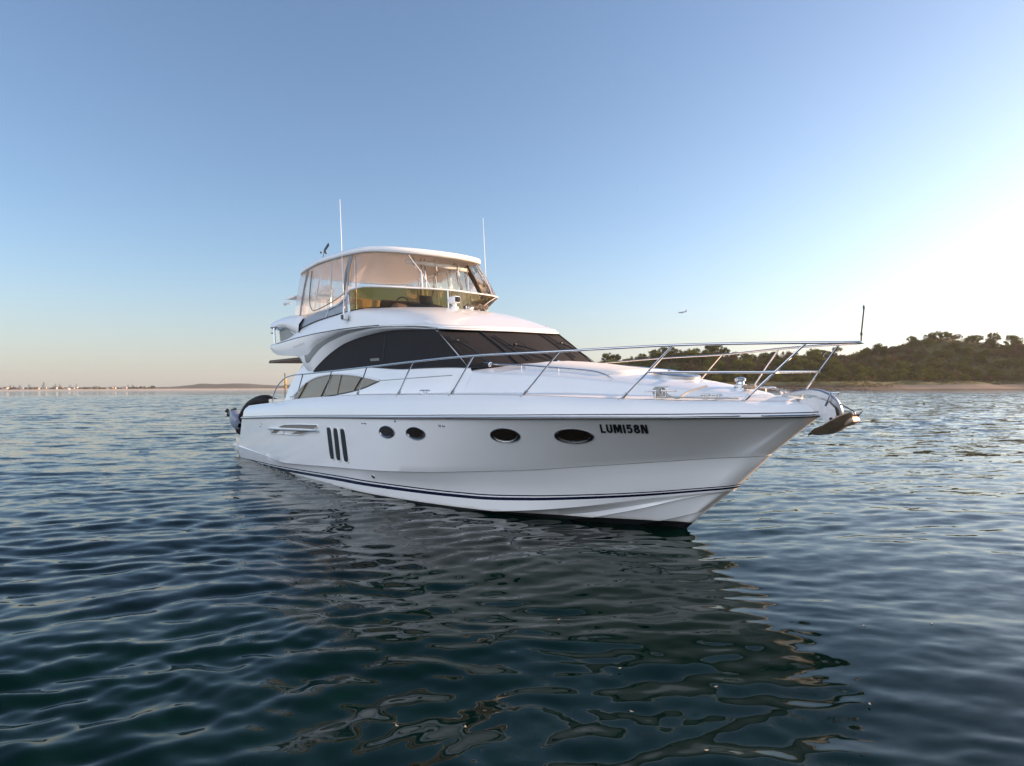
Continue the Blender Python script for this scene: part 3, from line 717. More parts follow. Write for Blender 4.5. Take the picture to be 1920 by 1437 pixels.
def slot(x0, zt, zb, dxb, w):
    bm = NB(); N = 10
    def outline(g, off):
        pts = []
        for k in range(4 * 4):
            ang = 2 * math.pi * (k + .5) / 16; c, s = math.cos(ang), math.sin(ang)
            ex = math.copysign(abs(c) ** .45, c); ez = math.copysign(abs(s) ** .35, s)
            z = (zt + zb) / 2 + ez * ((zt - zb) / 2 + g); x = x0 + dxb * (zt - z) / (zt - zb) + ex * (w / 2 + g)
            pts.append(hull_pt(x, z, off))
        return pts + [pts[0]]
    grid(bm, [outline(.035, .002), outline(.030, .014), outline(.006, .012), outline(0, -.03)], flip=True)
    fr = obj("air_vent", bm, M['gel'], yacht)
    bm = NB(); o_ = outline(.004, .004)[:-1]; bm.faces.new([bm.verts.new(p) for p in o_]); obj("grille", bm, M['black'], fr, smooth=False)
    bm = NB()
    for k in range(15):
        z = zt + (zb - zt) * (k + .5) / 15; x = x0 + dxb * (zt - z) / (zt - zb)
        tube(bm, [hull_pt(x - w * .45, z, .006), hull_pt(x + w * .45, z, .006)], .007, 5)
    obj("louvre", bm, M['rubber'], fr)
for x0, x1 in ((7.90, 7.86), (8.25, 8.19), (8.60, 8.57)): slot(x0, 1.345, .655, x1 - x0, .235)
bm = NB()
ol = [(4.02, 1.075), (4.37, 1.15), (4.75, 1.245), (5.1, 1.295), (6.2, 1.345), (7.28, 1.378), (7.30, 1.33), (7.0, 1.26), (6.68, 1.18), (6.14, 1.092), (5.2, 1.05), (3.88, 1.0)]
bm.faces.new([bm.verts.new(hull_pt(x, z, .006)) for x, z in ol])
intake = obj("side_intake", bm, M['grey'], yacht, smooth=False)
bm = NB(); tube(bm, [hull_pt(x, z, .012) for x, z in ol], .012, 6, closed=True); obj("intake_rim", bm, M['gel'], intake)
bm = NB(); tube(bm, [hull_pt(3.72 + 3.62 * f, 1.15 + .12 * f, .045) for f in np.linspace(0, 1, 16)], .03, 8, rfun=lambda t: .022 * (1 - abs(2 * t - 1) ** 6) + .006); obj("intake_bar", bm, M['gel'], intake)
bm = NB(); tube(bm, [hull_pt(3.72 + 3.62 * f, 1.122 + .12 * f, .05) for f in np.linspace(0, 1, 16)], .012, 6); obj("steel_trim", bm, M['steel'], intake)
bm = NB(); box(bm, hull_pt(4.85, 1.09, .02) , (.22, .03, .09)); obj("intake_bracket", bm, M['gel'], intake)
for x, z, r_ in ((9.60, 1.515, .019), (9.72, 1.515, .019), (12.24, 1.57, .017), (12.33, 1.57, .017), (9.6, .445, .03), (3.1, 1.24, .02), (2.95, 1.17, .022), (10.9, 1.6, .016)):
    p = hull_pt(x, z, -.01); q = hull_pt(x, z, .02); bm = NB()
    lathe(bm, [(r_ * 1.5, 0), (r_ * 1.5, .02), (r_, .03), (r_ * .75, .03), (r_ * .7, .012)], axis_matrix(p, q - p), 14)
    f_ = obj("drain_fitting", bm, M['steel'], yacht)
    bm = NB(); lathe(bm, [(r_ * .72, .0), (r_ * .72, .022)], axis_matrix(p, q - p), 12); obj("outlet", bm, M['black'], f_)

# ---- flybridge windscreen, hardtop, clear curtains
SB = [(7.38, -1.75, 3.95), (7.82, -1.64, 3.965), (8.14, -1.40, 3.972), (8.42, -1.02, 3.977), (8.62, -.6, 3.98), (8.76, -.3, 3.98), (8.79, 0, 3.98)]
ST = [(7.22, -1.72, 4.375), (7.72, -1.86, 4.39), (8.2, -1.84, 4.39), (8.50, -1.42, 4.39), (8.67, -.68, 4.39), (8.75, -.3, 4.39), (8.77, 0, 4.39)]
def sym(k): return list(k) + [mir(p) for p in reversed(k[:-1])]
sb = curve3(sym(SB), 81); stp = curve3(sym(ST), 81)
bm = NB(); grid(bm, [[a.lerp(b, f) for a, b in zip(sb, stp)] for f in np.linspace(0, 1, 6)])
fw = obj("flybridge_windscreen", bm, M['tint'], yacht)
bm = NB(); tube(bm, stp, .028, 8, flat=.7); obj("top_rail", bm, M['gel'], fw)
bm = NB(); tube(bm, [a + Vector((0, 0, .004)) for a in sb], .012, 6); obj("base_gasket", bm, M['rubber'], fw)
bm = NB()
for j in (0, 40, 66, 80):
    tube(bm, [sb[j].lerp(stp[j], f) + Vector((.012, 0, 0)) for f in np.linspace(0, 1, 6)], .016, 6)
obj("screen_post", bm, M['steel'], fw)
bm = NB()
tube(bm, smooth_path([sb[60] + Vector((.05, .02, 0)), sb[61].lerp(stp[61], .5) + Vector((.10, .02, .02)), stp[62] + Vector((.04, .05, -.02))], 8), .022, 8, flat=.5)
obj("screen_strut", bm, M['gel'], fw)

HO = [(3.72, 0), (3.76, -.9), (3.85, -1.42), (4.08, -1.63), (4.8, -1.70), (5.6, -1.72), (6.5, -1.66), (7.2, -1.63), (7.75, -1.58), (8.12, -1.37), (8.36, -.93), (8.48, -.47), (8.52, 0)]
hz = pchip([3.7, 4.5, 5.6, 6.6, 7.5, 8.52], [5.225, 5.27, 5.305, 5.30, 5.26, 5.19])
ho = curve3([(x, y, 0) for x, y in HO], 70); ho = ho + [mir(p) for p in reversed(ho[1:-1])]
def hring(s, out, dz_):
    r_ = []
    for p in ho:
        c = Vector((6.0, 0, 0)); d = (p - c); q = c + d * s + d.normalized() * out
        r_.append(Vector((q.x, q.y, hz(p.x) * s + 5.30 * (1 - s) + dz_)))
    return r_ + [r_[0]]
bm = NB()
grid(bm, [hring(.02, 0, .26), hring(.3, 0, .25), hring(.6, 0, .215), hring(.85, 0, .175), hring(.97, 0, .142), hring(1, .012, .115), hring(1, .03, .07), hring(1, .022, .02), hring(1, 0, 0), hring(1, -.03, -.004), hring(.96, 0, .035)])
ht = obj("hardtop", bm, M['gel'], yacht, angle=50)
bm = NB(); grid(bm, [hring(.96, 0, .035), hring(.7, 0, .09), hring(.4, 0, .115), hring(.02, 0, .12)]); obj("headlining", bm, M['lining'], ht)
bm = NB(); r_ = hring(1, -.004, -.004); tube(bm, r_[:-1], .011, 6, closed=True); obj("edge_track", bm, M['greystripe'], ht)
# lower cloth panels, clear side and front curtains
PB = [(4.31, -1.825, 3.725), (4.99, -1.797, 3.828), (5.82, -1.777, 3.895), (6.5, -1.767, 3.925), (7.2, -1.735, 3.955)]
PT = [(3.86, -1.78, 3.86), (4.82, -1.735, 4.047), (5.92, -1.727, 4.141), (6.6, -1.72, 4.195), (7.15, -1.70, 4.375)]
pb = curve3(PB, 30); pt = curve3(PT, 30)
HT_ = [(3.98, -1.60, 5.255), (4.8, -1.68, 5.28), (5.6, -1.70, 5.305), (6.5, -1.645, 5.30), (7.22, -1.575, 5.28)]
hts = curve3(HT_, 30)
for sgn in (-1, 1):
    fl = (lambda p: p) if sgn < 0 else mir
    bm = NB(); grid(bm, [[fl(a.lerp(b, f) + Vector((0, -.012 * math.sin(9 * f + i), 0))) for i, (a, b) in enumerate(zip(pb, pt))] for f in np.linspace(0, 1, 6)], flip=(sgn > 0))
    cp = obj("cloth_panel", bm, M['cloth'], yacht)
    bm = NB(); tube(bm, [fl(p + Vector((0, -.012, -.003))) for p in pb], .012, 6); obj("zip", bm, M['rubber'], cp)
    bm = NB(); a_ = pb[17] + Vector((0, -.02, 0)); b_ = pt[17] + Vector((0, -.02, 0)); tube(bm, [fl(a_), fl(b_)], .012, 6)
    tube(bm, [fl(p + Vector((0, -.03, .0))) for p in [pb[i].lerp(pt[i], .8) for i in range(15, 29)]], .013, 6); obj("white_strap", bm, M['white'], cp)
    bm = NB(); grid(bm, [[fl(a.lerp(b, f) + Vector((.02 * math.sin(5 * f + i * .5), -.035 * math.sin(math.pi * f) - .006 * math.sin(i * 1.3), 0))) for i, (a, b) in enumerate(zip(pt, hts))] for f in np.linspace(0, 1, 12)], flip=(sgn > 0))
    sc = obj("side_curtain", bm, M['vinyl_side'], yacht)
    bm = NB()
    door = [(5.06, 5.20), (5.03, 4.8), (4.98, 4.42), (5.08, 4.22), (5.3, 4.16), (6.0, 4.22), (6.7, 4.32), (6.98, 4.42), (7.07, 4.6), (7.12, 4.9), (7.16, 5.20)]
    def cy_(x, z):
        i = min(range(30), key=lambda k: abs(pt[k].x - x)); f = (z - pt[i].z) / (hts[i].z - pt[i].z); return pt[i].lerp(hts[i], f).y - .035 * math.sin(math.pi * f) - .02
    tube(bm, smooth_path([fl(Vector((x, cy_(x, z), z))) for x, z in door], 5), .017, 6, flat=.5)
    obj("door_zip", bm, M['greystripe'], sc)
    bm = NB()
    for x0, x1 in ((4.25, 4.75), (7.0, 7.18), (7.23, 7.23)):
        tube(bm, [fl(Vector((x0 + (x1 - x0) * f, cy_(min(7.2, x0 + (x1 - x0) * f), 3.98 + (5.25 - 3.98) * f), (3.9 if x0 < 6 else 4.35) + ((5.25 - 3.9) if x0 < 6 else .9) * f))) for f in np.linspace(0, 1, 8)], .03, 6, flat=.35)
    obj("curtain_seam", bm, M['cloth'], sc)
    # front quarter curtain
    j0, j1 = (0, 31) if sgn < 0 else (61, 80)
    frt = curve3(sym([(7.22, -1.60, 5.275), (7.72, -1.55, 5.255), (8.08, -1.35, 5.23), (8.31, -.92, 5.205), (8.43, -.47, 5.195), (8.47, -.15, 5.19), (8.48, 0, 5.19)]), 81)
    bm = NB(); rws = []
    for f in np.linspace(0, 1, 12):
        r_ = []
        for q in np.linspace(0, 1, 20):
            if sgn < 0: je = j1 - 9 * f; j = j0 + (je - j0) * q
            else: js = j0 + 4 * f; j = js + (j1 - js) * q
            k = min(79, int(j)); t = j - k
            a = stp[k].lerp(stp[k + 1], t); b = frt[k].lerp(frt[k + 1], t)
            r_.append(a.lerp(b, f) + Vector((.03 * math.sin(math.pi * f) + .008 * math.sin(q * 17 + f * 4), 0, 0)))
        rws.append(r_)
    grid(bm, rws)
    fc = obj("front_curtain", bm, M['vinyl'], yacht)
    bm = NB()
    edge = [r_[-1 if sgn < 0 else 0] for r_ in rws]; tube(bm, edge, .012, 6); obj("curtain_binding", bm, M['white_cloth'], fc)
# rolled-up centre curtain with its ties
bm = NB()
roll = [(7.98, -.62, 5.10), (8.06, -.2, 5.085), (8.05, .3, 5.075), (7.95, .8, 5.08), (7.72, 1.2, 5.10), (7.5, 1.42, 5.12)]
tube(bm, smooth_path(roll, 8), .062, 12, rfun=lambda t: .058 + .008 * math.sin(t * 31))
ru = obj("rolled_curtain", bm, M['white_cloth'], yacht)
bm = NB()
for k in (4, 13, 24, 34):
    p = smooth_path(roll, 8)[k]
    tube(bm, [p + Vector((.075 * math.cos(a), 0, .085 * math.sin(a) + .02)) for a in np.linspace(0, 2 * math.pi, 14, endpoint=False)], .016, 6, closed=True)
    tube(bm, [p + Vector((.06, 0, -.05)), p + Vector((.07, .01, -.16))], .012, 5)
obj("curtain_tie", bm, M['white_cloth'], ru)
# hardtop posts, zipped bundles
bm = NB()
for sgn in (-1, 1):
    for (a, b) in (((7.15, 1.5, 3.95), (7.0, 1.42, 5.3)), ((4.6, 1.6, 3.7), (5.0, 1.45, 5.3)), ((5.9, 1.62, 3.9), (5.8, 1.5, 5.33))):
        tube(bm, [Vector((a[0], sgn * a[1], a[2])), Vector((b[0], sgn * b[1], b[2]))], .022, 8)
tube(bm, [(7.86, .02, 3.95), (7.8, -.02, 5.25)], .02, 8); tube(bm, [(7.86, -.1, 3.95), (7.8, -.12, 5.25)], .02, 8)
obj("hardtop_post", bm, M['steel'], yacht)
bm = NB()
for k, dx_ in enumerate((0, .09, .18)):
    tube(bm, smooth_path([(8.05 - dx_ * 1.5, 1.52 + dx_ * .9, 4.40), (7.86 - dx_ * 1.4, 1.42 + dx_ * .7, 4.85), (7.70 - dx_ * 1.2, 1.28 + dx_ * .5, 5.22)], 6), .032, 8)
obj("curtain_bundle", bm, M['brown'], yacht)
bm = NB()
for x, y, h_ in ((6.1, -1.5, .2), (6.7, -1.5, .2), (6.0, 1.45, .26), (6.7, 1.4, .22), (7.2, 1.2, .2)):
    tube(bm, [(x, y, 5.36), (x + .02, y, 5.34 - h_), (x + .05, y, 5.34 - h_), (x + .04, y, 5.36)], .008, 5)
obj("cord_loop", bm, M['rope'], ht)
# things on the flybridge: console, helm seats, settee, radar arch and dome
def rounded(bm, c, s, b=.06, rz=0, ry=0): box(bm, Vector(c), s, rot=(Matrix.Rotation(rz, 3, 'Z') @ Matrix.Rotation(ry, 3, 'Y')).to_euler(), bevel=b)
bm = NB(); rounded(bm, (8.05, -.55, 3.78), (.8, 1.3, .72), .08, ry=R(12)); con = obj("helm_console", bm, M['brown'], yacht)
bm = NB(); tube(bm, [Vector((7.62, -.55, 4.12)) + Vector((.06 * math.sin(a), .19 * math.cos(a), .19 * math.sin(a))) for a in np.linspace(0, 2 * math.pi, 22, endpoint=False)], .016, 6, closed=True); tube(bm, [(7.85, -.55, 4.02), (7.62, -.55, 4.12)], .02, 6); obj("steering_wheel", bm, M['black'], con)
bm = NB(); rounded(bm, (8.15, -.2, 4.2), (.06, .34, .24), .02, ry=R(-20)); obj("chart_screen", bm, M['black'], con)
bm = NB(); rounded(bm, (8.0, .9, 3.72), (.75, 1.2, .5), .1); obj("forward_lounger", bm, M['brown'], yacht)
for y in (-.95, -.2):
    bm = NB(); rounded(bm, (7.0, y, 3.95), (.5, .56, .16), .06); lathe(bm, [(.05, 0), (.05, .45)], Matrix.Translation((7.0, y, 3.45)), 10)
    hs = obj("helm_seat", bm, M['white_cloth'], yacht)
    bm = NB(); rounded(bm, (6.75, y, 4.12), (.14, .54, .42), .06, ry=R(-8)); obj("backrest", bm, M['white_cloth'], hs)
bm = NB()
rounded(bm, (5.1, -1.35, 3.62), (2.6, .6, .42), .07); rounded(bm, (4.2, 0, 3.62), (.6, 2.6, .42), .07); rounded(bm, (5.1, 1.35, 3.62), (2.6, .6, .42), .07)
stt = obj("settee", bm, M['white_cloth'], yacht)
bm = NB(); rounded(bm, (5.1, -1.62, 3.95), (2.6, .14, .4), .06); rounded(bm, (3.92, 0, 3.95), (.14, 3.0, .4), .06); obj("backrest", bm, M['white_cloth'], stt)
bm = NB()
aw = []
for y in np.linspace(-1.42, 1.42, 21):
    t = abs(y) / 1.42; xo = -.15 * t ** 3; w = .62 - .2 * t ** 2; h_ = .07 - .03 * t ** 3
    aw.append([Vector((2.72 + xo + w * math.cos(a) * (1 if math.cos(a) > 0 else 1.1), y, 4.80 + .02 * t + h_ * math.sin(a))) for a in np.linspace(0, 2 * math.pi, 17)])
grid(bm, aw)
for r_ in (aw[0], aw[-1]): bm.faces.new([bm.verts.new(p) for p in r_[:-1]])
for s in (-1, 1):
    tube(bm, smooth_path([(3.55, s * 1.5, 3.7), (3.15, s * 1.25, 4.2), (2.85, s * 1.05, 4.76)], 8), .09, 10, flat=.6)
    tube(bm, [(2.35, s * 1.32, 4.68), (2.1, s * 1.42, 4.70), (2.05, s * 1.36, 4.66)], .035, 8)
ra = obj("radar_arch", bm, M['gel'], yacht)
bm = NB(); lathe(bm, [(.0, 0), (.16, 0), (.30, .05), (.325, .11), (.325, .2), (.27, .28), (.14, .31), (0, .315)], Matrix.Translation((3.1, -.62, 4.86)), 32); obj("radar_dome", bm, M['gel'], yacht)

# aft sunpad fairing above the cockpit, its panel and post, awning box
bm = NB(); rws = []
top_k = pchip([2.02, 2.09, 2.5, 3.34, 4.2, 4.6], [3.97, 4.04, 4.135, 4.165, 4.14, 4.0]); bot_k = pchip([2.02, 2.2, 2.43, 3.43, 3.73, 4.1, 4.6], [3.92, 3.88, 3.868, 3.82, 3.74, 3.62, 3.5])
for x in np.linspace(2.02, 4.55, 30):
    a, b = bot_k(x), top_k(x); e = min(1, (x - 2.0) / .35) ** .5; y0 = 1.92 * (.9 + .1 * e)
    rws.append([Vector((x, s * y0 * ky_, z_)) for s, ky_, z_ in ((-1, .0, a), (-1, .94, a), (-1, 1, a + .3 * (b - a)), (-1, .99, a + .7 * (b - a)), (-1, .93, b), (-1, .6, b + .015), (1, .0, b + .02), (1, .6, b + .015), (1, .93, b), (1, .99, a + .7 * (b - a)), (1, 1, a + .3 * (b - a)), (1, .94, a), (1, 0, a))])
grid(bm, rws, flip=True); bm.faces.new([bm.verts.new(p) for p in rws[0][:-1]])
sp_ = obj("aft_fairing", bm, M['gel'], yacht, angle=60)
bm = NB()
for s in (-1, 1):
    pts = [(2.86, 3.855), (3.4, 3.84), (3.75, 3.75), (4.05, 3.63), (4.2, 3.54), (3.6, 3.47), (2.95, 3.455)]
    bm.faces.new([bm.verts.new(Vector((x, s * 1.84, z))) for x, z in pts])
obj("grey_panel", bm, M['greystripe'], sp_, smooth=False)
bm = NB()
for s in (-1, 1):
    tube(bm, [(2.70, s * 1.93, 3.90), (2.80, s * 1.95, 3.45)], .028, 8); rounded(bm, (2.62, s * 1.95, 3.79), (.12, .07, .09), .02)
    tube(bm, [(2.7, s * 1.9, 3.86), (3.3, s * 1.9, 3.83)], .022, 6)
obj("fairing_post", bm, M['steel'], sp_)
bm = NB(); sec = [(0, 0), (.0, .075), (-.06, .085), (-.15, .06), (-.2, 0)]
rws = [[Vector((2.22 + dx, s, 2.925 + dz_)) for dx, dz_ in sec] for s in np.linspace(-1.88, 1.88, 5)]
grid(bm, rws); bm.faces.new([bm.verts.new(p) for p in rws[0]])
rounded(bm, (3.5, 0, 2.965), (2.58, 3.76, .085), .012)
obj("awning_soffit", bm, M['brown'], yacht)
# cockpit coaming, aft bulkhead, ensign staff
bm = NB(); rounded(bm, (2.6, 0, 1.80), (2.4, 3.6, .16), .04); rounded(bm, (1.6, 1.7, 1.92), (2.0, .25, .2), .05); rounded(bm, (1.9, -1.65, 1.78), (2.4, .2, .14), .05)
ck = obj("cockpit_coaming", bm, M['cream'], yacht)
bm = NB(); tube(bm, [(.82, -1.0, 1.8), (.835, -1.0, 2.66)], .016, 8); en = obj("ensign_staff", bm, M['black'], yacht)
bm = NB(); rounded(bm, (.84, -.985, 2.36), (.03, .04, .34), .01); obj("rolled_ensign", bm, M['yellow'], en)

# ---- guard rails
HR = [(3.45, -2.26, 1.83), (3.75, -2.33, 1.98), (4.12, -2.385, 2.17), (4.5, -2.40, 2.345), (4.98, -2.41, 2.47), (5.58, -2.415, 2.52), (6.15, -2.42, 2.53), (7.87, -2.43, 2.56), (9.61, -2.44, 2.60), (11.4, -2.437, 2.645), (13.04, -2.289, 2.682), (14.65, -1.946, 2.68), (16.09, -1.283, 2.70), (17.0, -.70, 2.688), (17.41, -.418, 2.677), (17.74, -.19, 2.668)]
hr = smooth_path(HR, 6)
rail = hr + smooth_path([hr[-1], (17.85, -.08, 2.666), (17.88, 0, 2.666), (17.85, .08, 2.666), mir(hr[-1])], 4)[1:-1] + [mir(p) for p in reversed(hr)]
bm = NB(); tube(bm, rail, .0175, 10); obj("guard_rail", bm, M['steel'], yacht)
SBASE = [((16.72, -.70, 1.96), (17.41, -.418, 2.677)), ((15.41, -1.53, 2.0), (16.09, -1.283, 2.70)), ((13.92, -2.03, 2.05), (14.65, -1.946, 2.68)), ((12.32, -2.26, 2.06), (13.04, -2.289, 2.682)), ((10.64, -2.33, 2.05), (11.404, -2.437, 2.645)), ((8.95, -2.35, 2.04), (9.61, -2.44, 2.60)), ((7.2, -2.34, 1.99), (7.87, -2.43, 2.56)), ((5.4, -2.32, 1.92), (6.15, -2.42, 2.53))]
for sgn in (-1, 1):
    for a, b in SBASE:
        a = Vector((a[0], -sgn * a[1], a[2])) if sgn > 0 else Vector(a); b = mir(b) if sgn > 0 else Vector(b)
        bm = NB(); tube(bm, [a, b], .0138, 8); st = obj("stanchion", bm, M['steel'], yacht)
        d = (b - a).normalized(); bm = NB(); tube(bm, [a - d * .02, a + d * .12], .024, 8); lathe(bm, [(.045, -.01), (.045, .012), (.02, .02)], Matrix.Translation(a), 12); obj("socket", bm, M['brushed'], st)
def at_stan(i, z): a, b = SBASE[i]; f = (z - a[2]) / (b[2] - a[2]); return Vector(a).lerp(Vector(b), f)
m1, m2 = at_stan(1, 2.36), at_stan(0, 2.325)
bm = NB(); path = [m1, m1.lerp(m2, .5) + Vector((.05, -.09, 0)), m2]; tube(bm, smooth_path(path, 6), .0155, 8); tube(bm, smooth_path([mir(p) for p in path], 6), .0155, 8); tube(bm, [m2, mir(m2)], .0155, 8)
obj("mid_rail", bm, M['steel'], yacht)
bm = NB(); tube(bm, [(17.87, 0, 2.66), (17.875, 0, 2.78), (17.91, 0, 3.09)], .009, 6); lathe(bm, [(.012, 0), (.012, .03), (.004, .05)], Matrix.Translation((17.905, 0, 3.06)), 8); lathe(bm, [(.014, 0), (.014, .03)], Matrix.Translation((17.874, 0, 2.75)), 8); obj("bow_staff", bm, M['black'], yacht)
# coachroof grab rails
for sgn in (-1, 1):
    bm = NB(); pts = [(11.85, 1.32), (12.3, 1.28), (13.0, 1.2), (13.7, 1.1), (14.3, 1.02)]
    path = [Vector((x, sgn * y, coach_z(x, y) + .085)) for x, y in pts] + [Vector((14.55, sgn * .99, coach_z(14.55, .99) + .075)), Vector((14.68, sgn * .975, coach_z(14.68, .97) + .04)), Vector((14.74, sgn * .97, coach_z(14.74, .97) - .01))]
    path = [Vector((11.75, sgn * 1.33, coach_z(11.75, 1.33))), Vector((11.78, sgn * 1.33, coach_z(11.78, 1.33) + .06))] + path
    tube(bm, smooth_path(path, 4), .014, 8)
    for x, y in ((12.9, 1.215), (13.7, 1.1)): tube(bm, [(x, sgn * y, coach_z(x, y) - .01), (x, sgn * y, coach_z(x, y) + .085)], .011, 6)
    obj("grab_rail", bm, M['steel'], yacht)
# foredeck: sunpad outline, hatch, windlass, chain
bm = NB()
rws = []
for f in (1.0, .97, .9, .5, 0):
    r_ = []
    for sgn in (-1, 1):
        pass
    r_ = [Vector((x, y * f, coach_z(x, y * f) + (.055 if f < .98 else .0) - (.02 if f == .97 else 0))) for x, y in [(12.75, -1.02), (13.4, -.96), (14.0, -.86), (14.45, -.74), (14.55, -.5), (14.55, .5), (14.45, .74), (14.0, .86), (13.4, .96), (12.75, 1.02)]]
    rws.append(r_)
grid(bm, rws); obj("sunpad", bm, M['white_cloth'], yacht, angle=60)
bm = NB(); c = Vector((15.15, 0, coach_z(15.15, 0)))
tilt = Matrix.Translation(c) @ Matrix.Rotation(R(7), 4, 'Y')
lathe(bm, [(.36, -.03), (.36, .03), (.345, .045), (.30, .045), (.295, .03)], tilt, 40); hh = obj("deck_hatch", bm, M['brushed'], yacht)
bm = NB(); lathe(bm, [(.30, .0), (.30, .036), (.2, .05), (0, .056)], tilt, 40); obj("hatch_glass", bm, M['darkglass'], hh)
bm = NB(); rounded(bm, tilt @ Vector((0, .33, .06)), (.12, .03, .02), .006); rounded(bm, tilt @ Vector((0, -.33, .06)), (.12, .03, .02), .006); obj("hatch_catch", bm, M['black'], hh)
wz = coach_z(16.24, 0)
bm = NB(); lathe(bm, [(.11, -.02), (.11, .02), (.085, .03), (.085, .065), (.055, .075), (.05, .10), (.075, .12), (.078, .15), (.05, .165), (.02, .17)], Matrix.Translation((16.24, 0, wz - .01)), 20)
wl = obj("windlass", bm, M['steel'], yacht)
bm = NB(); rounded(bm, (16.33, 0, wz + .02), (.3, .12, .06), .02); obj("gearbox", bm, M['fluke'], wl)
bm = NB()
for k in range(18):
    x = 16.42 + .52 * k / 17; z = wz + .03 - (.07) * k / 17 + .01
    tube(bm, [Vector((x + .022 * math.cos(a), (.012 * math.sin(a) if k % 2 else 0), z + (0 if k % 2 else .012 * math.sin(a)))) for a in np.linspace(0, 2 * math.pi, 8, endpoint=False)], .005, 5, closed=True)
obj("chain", bm, M['brushed'], wl)
bm = NB()
for sgn in (-1, 1):
    tube(bm, [(15.55, sgn * .78, 2.155), (15.62, sgn * .3, coach_z(15.62, .3) + .006), (15.62, 0, coach_z(15.62, 0) + .006)], .006, 5)
obj("foredeck_seam", bm, M['greystripe'], coach)
# cleats and fairleads along the deck edge
def cleat(x, y, z, ln, hh_, rot=0, name="cleat"):
    bm = NB(); d = Vector((math.cos(rot), math.sin(rot), 0)); p = Vector((x, y, z))
    tube(bm, [p - d * ln / 2 + Vector((0, 0, hh_)), p - d * ln * .3 + Vector((0, 0, hh_ + .004)), p + d * ln * .3 + Vector((0, 0, hh_ + .004)), p + d * ln / 2 + Vector((0, 0, hh_))], .018, 8, flat=.8)
    for s in (-1, 1): tube(bm, [p + d * s * ln * .16 - Vector((0, 0, .01)), p + d * s * ln * .16 + Vector((0, 0, hh_))], .016, 8)
    return obj(name, bm, M['steel'], yacht)
for s in (-1, 1):
    cleat(11.45, s * 2.24, 2.06, .30, .075); cleat(4.83, s * 2.2, 1.89, .30, .085); cleat(15.83, s * 1.22, 2.02, .42, .085, rot=-s * R(-32) if s > 0 else R(32))
    cleat(16.33, s * .94, 1.99, .13, .06, rot=R(40) * -s); cleat(16.45, s * .86, 1.99, .13, .06, rot=R(40) * -s)
# wipers on the windscreen: arm pivots at the base, blade parked upright
def scr(u, f, off=.03):     # u across 0..1 starboard to port, f up
    j = u * 64; k = min(63, int(j)); t = j - k; return w1[k].lerp(w1[k + 1], t).lerp(w2[k].lerp(w2[k + 1], t), f) + nrm * off
for pu, tu, tf, ua, fa, ub, fb_ in ((.125, .05, .64, .042, .15, .032, .80), (.52, .42, .53, .415, .08, .375, .84), (.985, .80, .64, .75, .20, .765, .94)):
    piv = scr(pu, .0, .03); tip = scr(tu, tf, .05)
    bm = NB(); tube(bm, smooth_path([piv, piv.lerp(tip, .5) + nrm * .05, tip], 6), .013, 6); tube(bm, smooth_path([piv + Vector((.02, .05, 0)), piv.lerp(tip, .5) + nrm * .05 + Vector((0, .04, .0)), tip], 6), .009, 6)
    wp = obj("wiper", bm, M['black'], yacht)
    bm = NB(); a, b = scr(ua, fa, .035), scr(ub, fb_, .035); tube(bm, [a, a.lerp(b, .5) + nrm * .02, b], .019, 6, flat=.6); obj("blade", bm, M['rubber'], wp)
    bm = NB(); tube(bm, smooth_path([tip, tip + Vector((.03, .08, .05)), tip + Vector((.06, .16, .0)), tip + Vector((.1, .2, -.05))], 5), .006, 5); rounded(bm, tip, (.06, .05, .04), .01); obj("washer_hose", bm, M['black'], wp)
    bm = NB(); lathe(bm, [(.035, -.03), (.035, .03), (.02, .05)], axis_matrix(piv, nrm), 12); obj("wiper_pivot", bm, M['steel'], wp)

# ---- small gear on the flybridge brow
def brow(x, y):
    best = min(((p.x - x) ** 2 + (p.y - y) ** 2, p.z) for r_ in full[3:] for p in r_); return best[1]
px, py = 9.12, -.05; pz = brow(px, py)
bm = NB(); lathe(bm, [(.09, -.01), (.09, .03), (.05, .05), (.045, .11), (.06, .12)], Matrix.Translation((px, py, pz)), 18); sl = obj("searchlight", bm, M['white'], yacht)
bm = NB(); rounded(bm, (px + .01, py, pz + .19), (.24, .17, .16), .035); tube(bm, [(px - .1, py, pz + .19), (px - .19, py, pz + .19)], .06, 12); obj("lamp_housing", bm, M['white'], sl)
bm = NB(); rounded(bm, (px + .135, py, pz + .19), (.012, .13, .11), .004); obj("lens", bm, M['darkglass'], sl)
hx, hy_ = 9.0, .42; hz_ = brow(hx, hy_)
bm = NB(); rounded(bm, (hx - .02, hy_, hz_ + .05), (.14, .2, .1), .02)
hn = obj("air_horn", bm, M['steel'], yacht)
for dy_, ln in ((-.05, .5), (.07, .56)):
    bm = NB(); o_ = Vector((hx, hy_ + dy_, hz_ + .10)); lathe(bm, [(.018, 0), (.02, ln * .5), (.026, ln * .8), (.045, ln * .95), (.066, ln), (.058, ln), (.035, ln * .93), (.0, ln * .9)], axis_matrix(o_, Vector((1, .05, -.16))), 16); obj("trumpet", bm, M['fluke'], hn)
bm = NB(); rounded(bm, (7.42, -1.90, 3.80), (.16, .1, .14), .02); nl = obj("navigation_light", bm, M['white'], yacht)
bm = NB(); rounded(bm, (7.40, -1.955, 3.80), (.1, .04, .1), .012); obj("green_lens", bm, M['green'], nl)
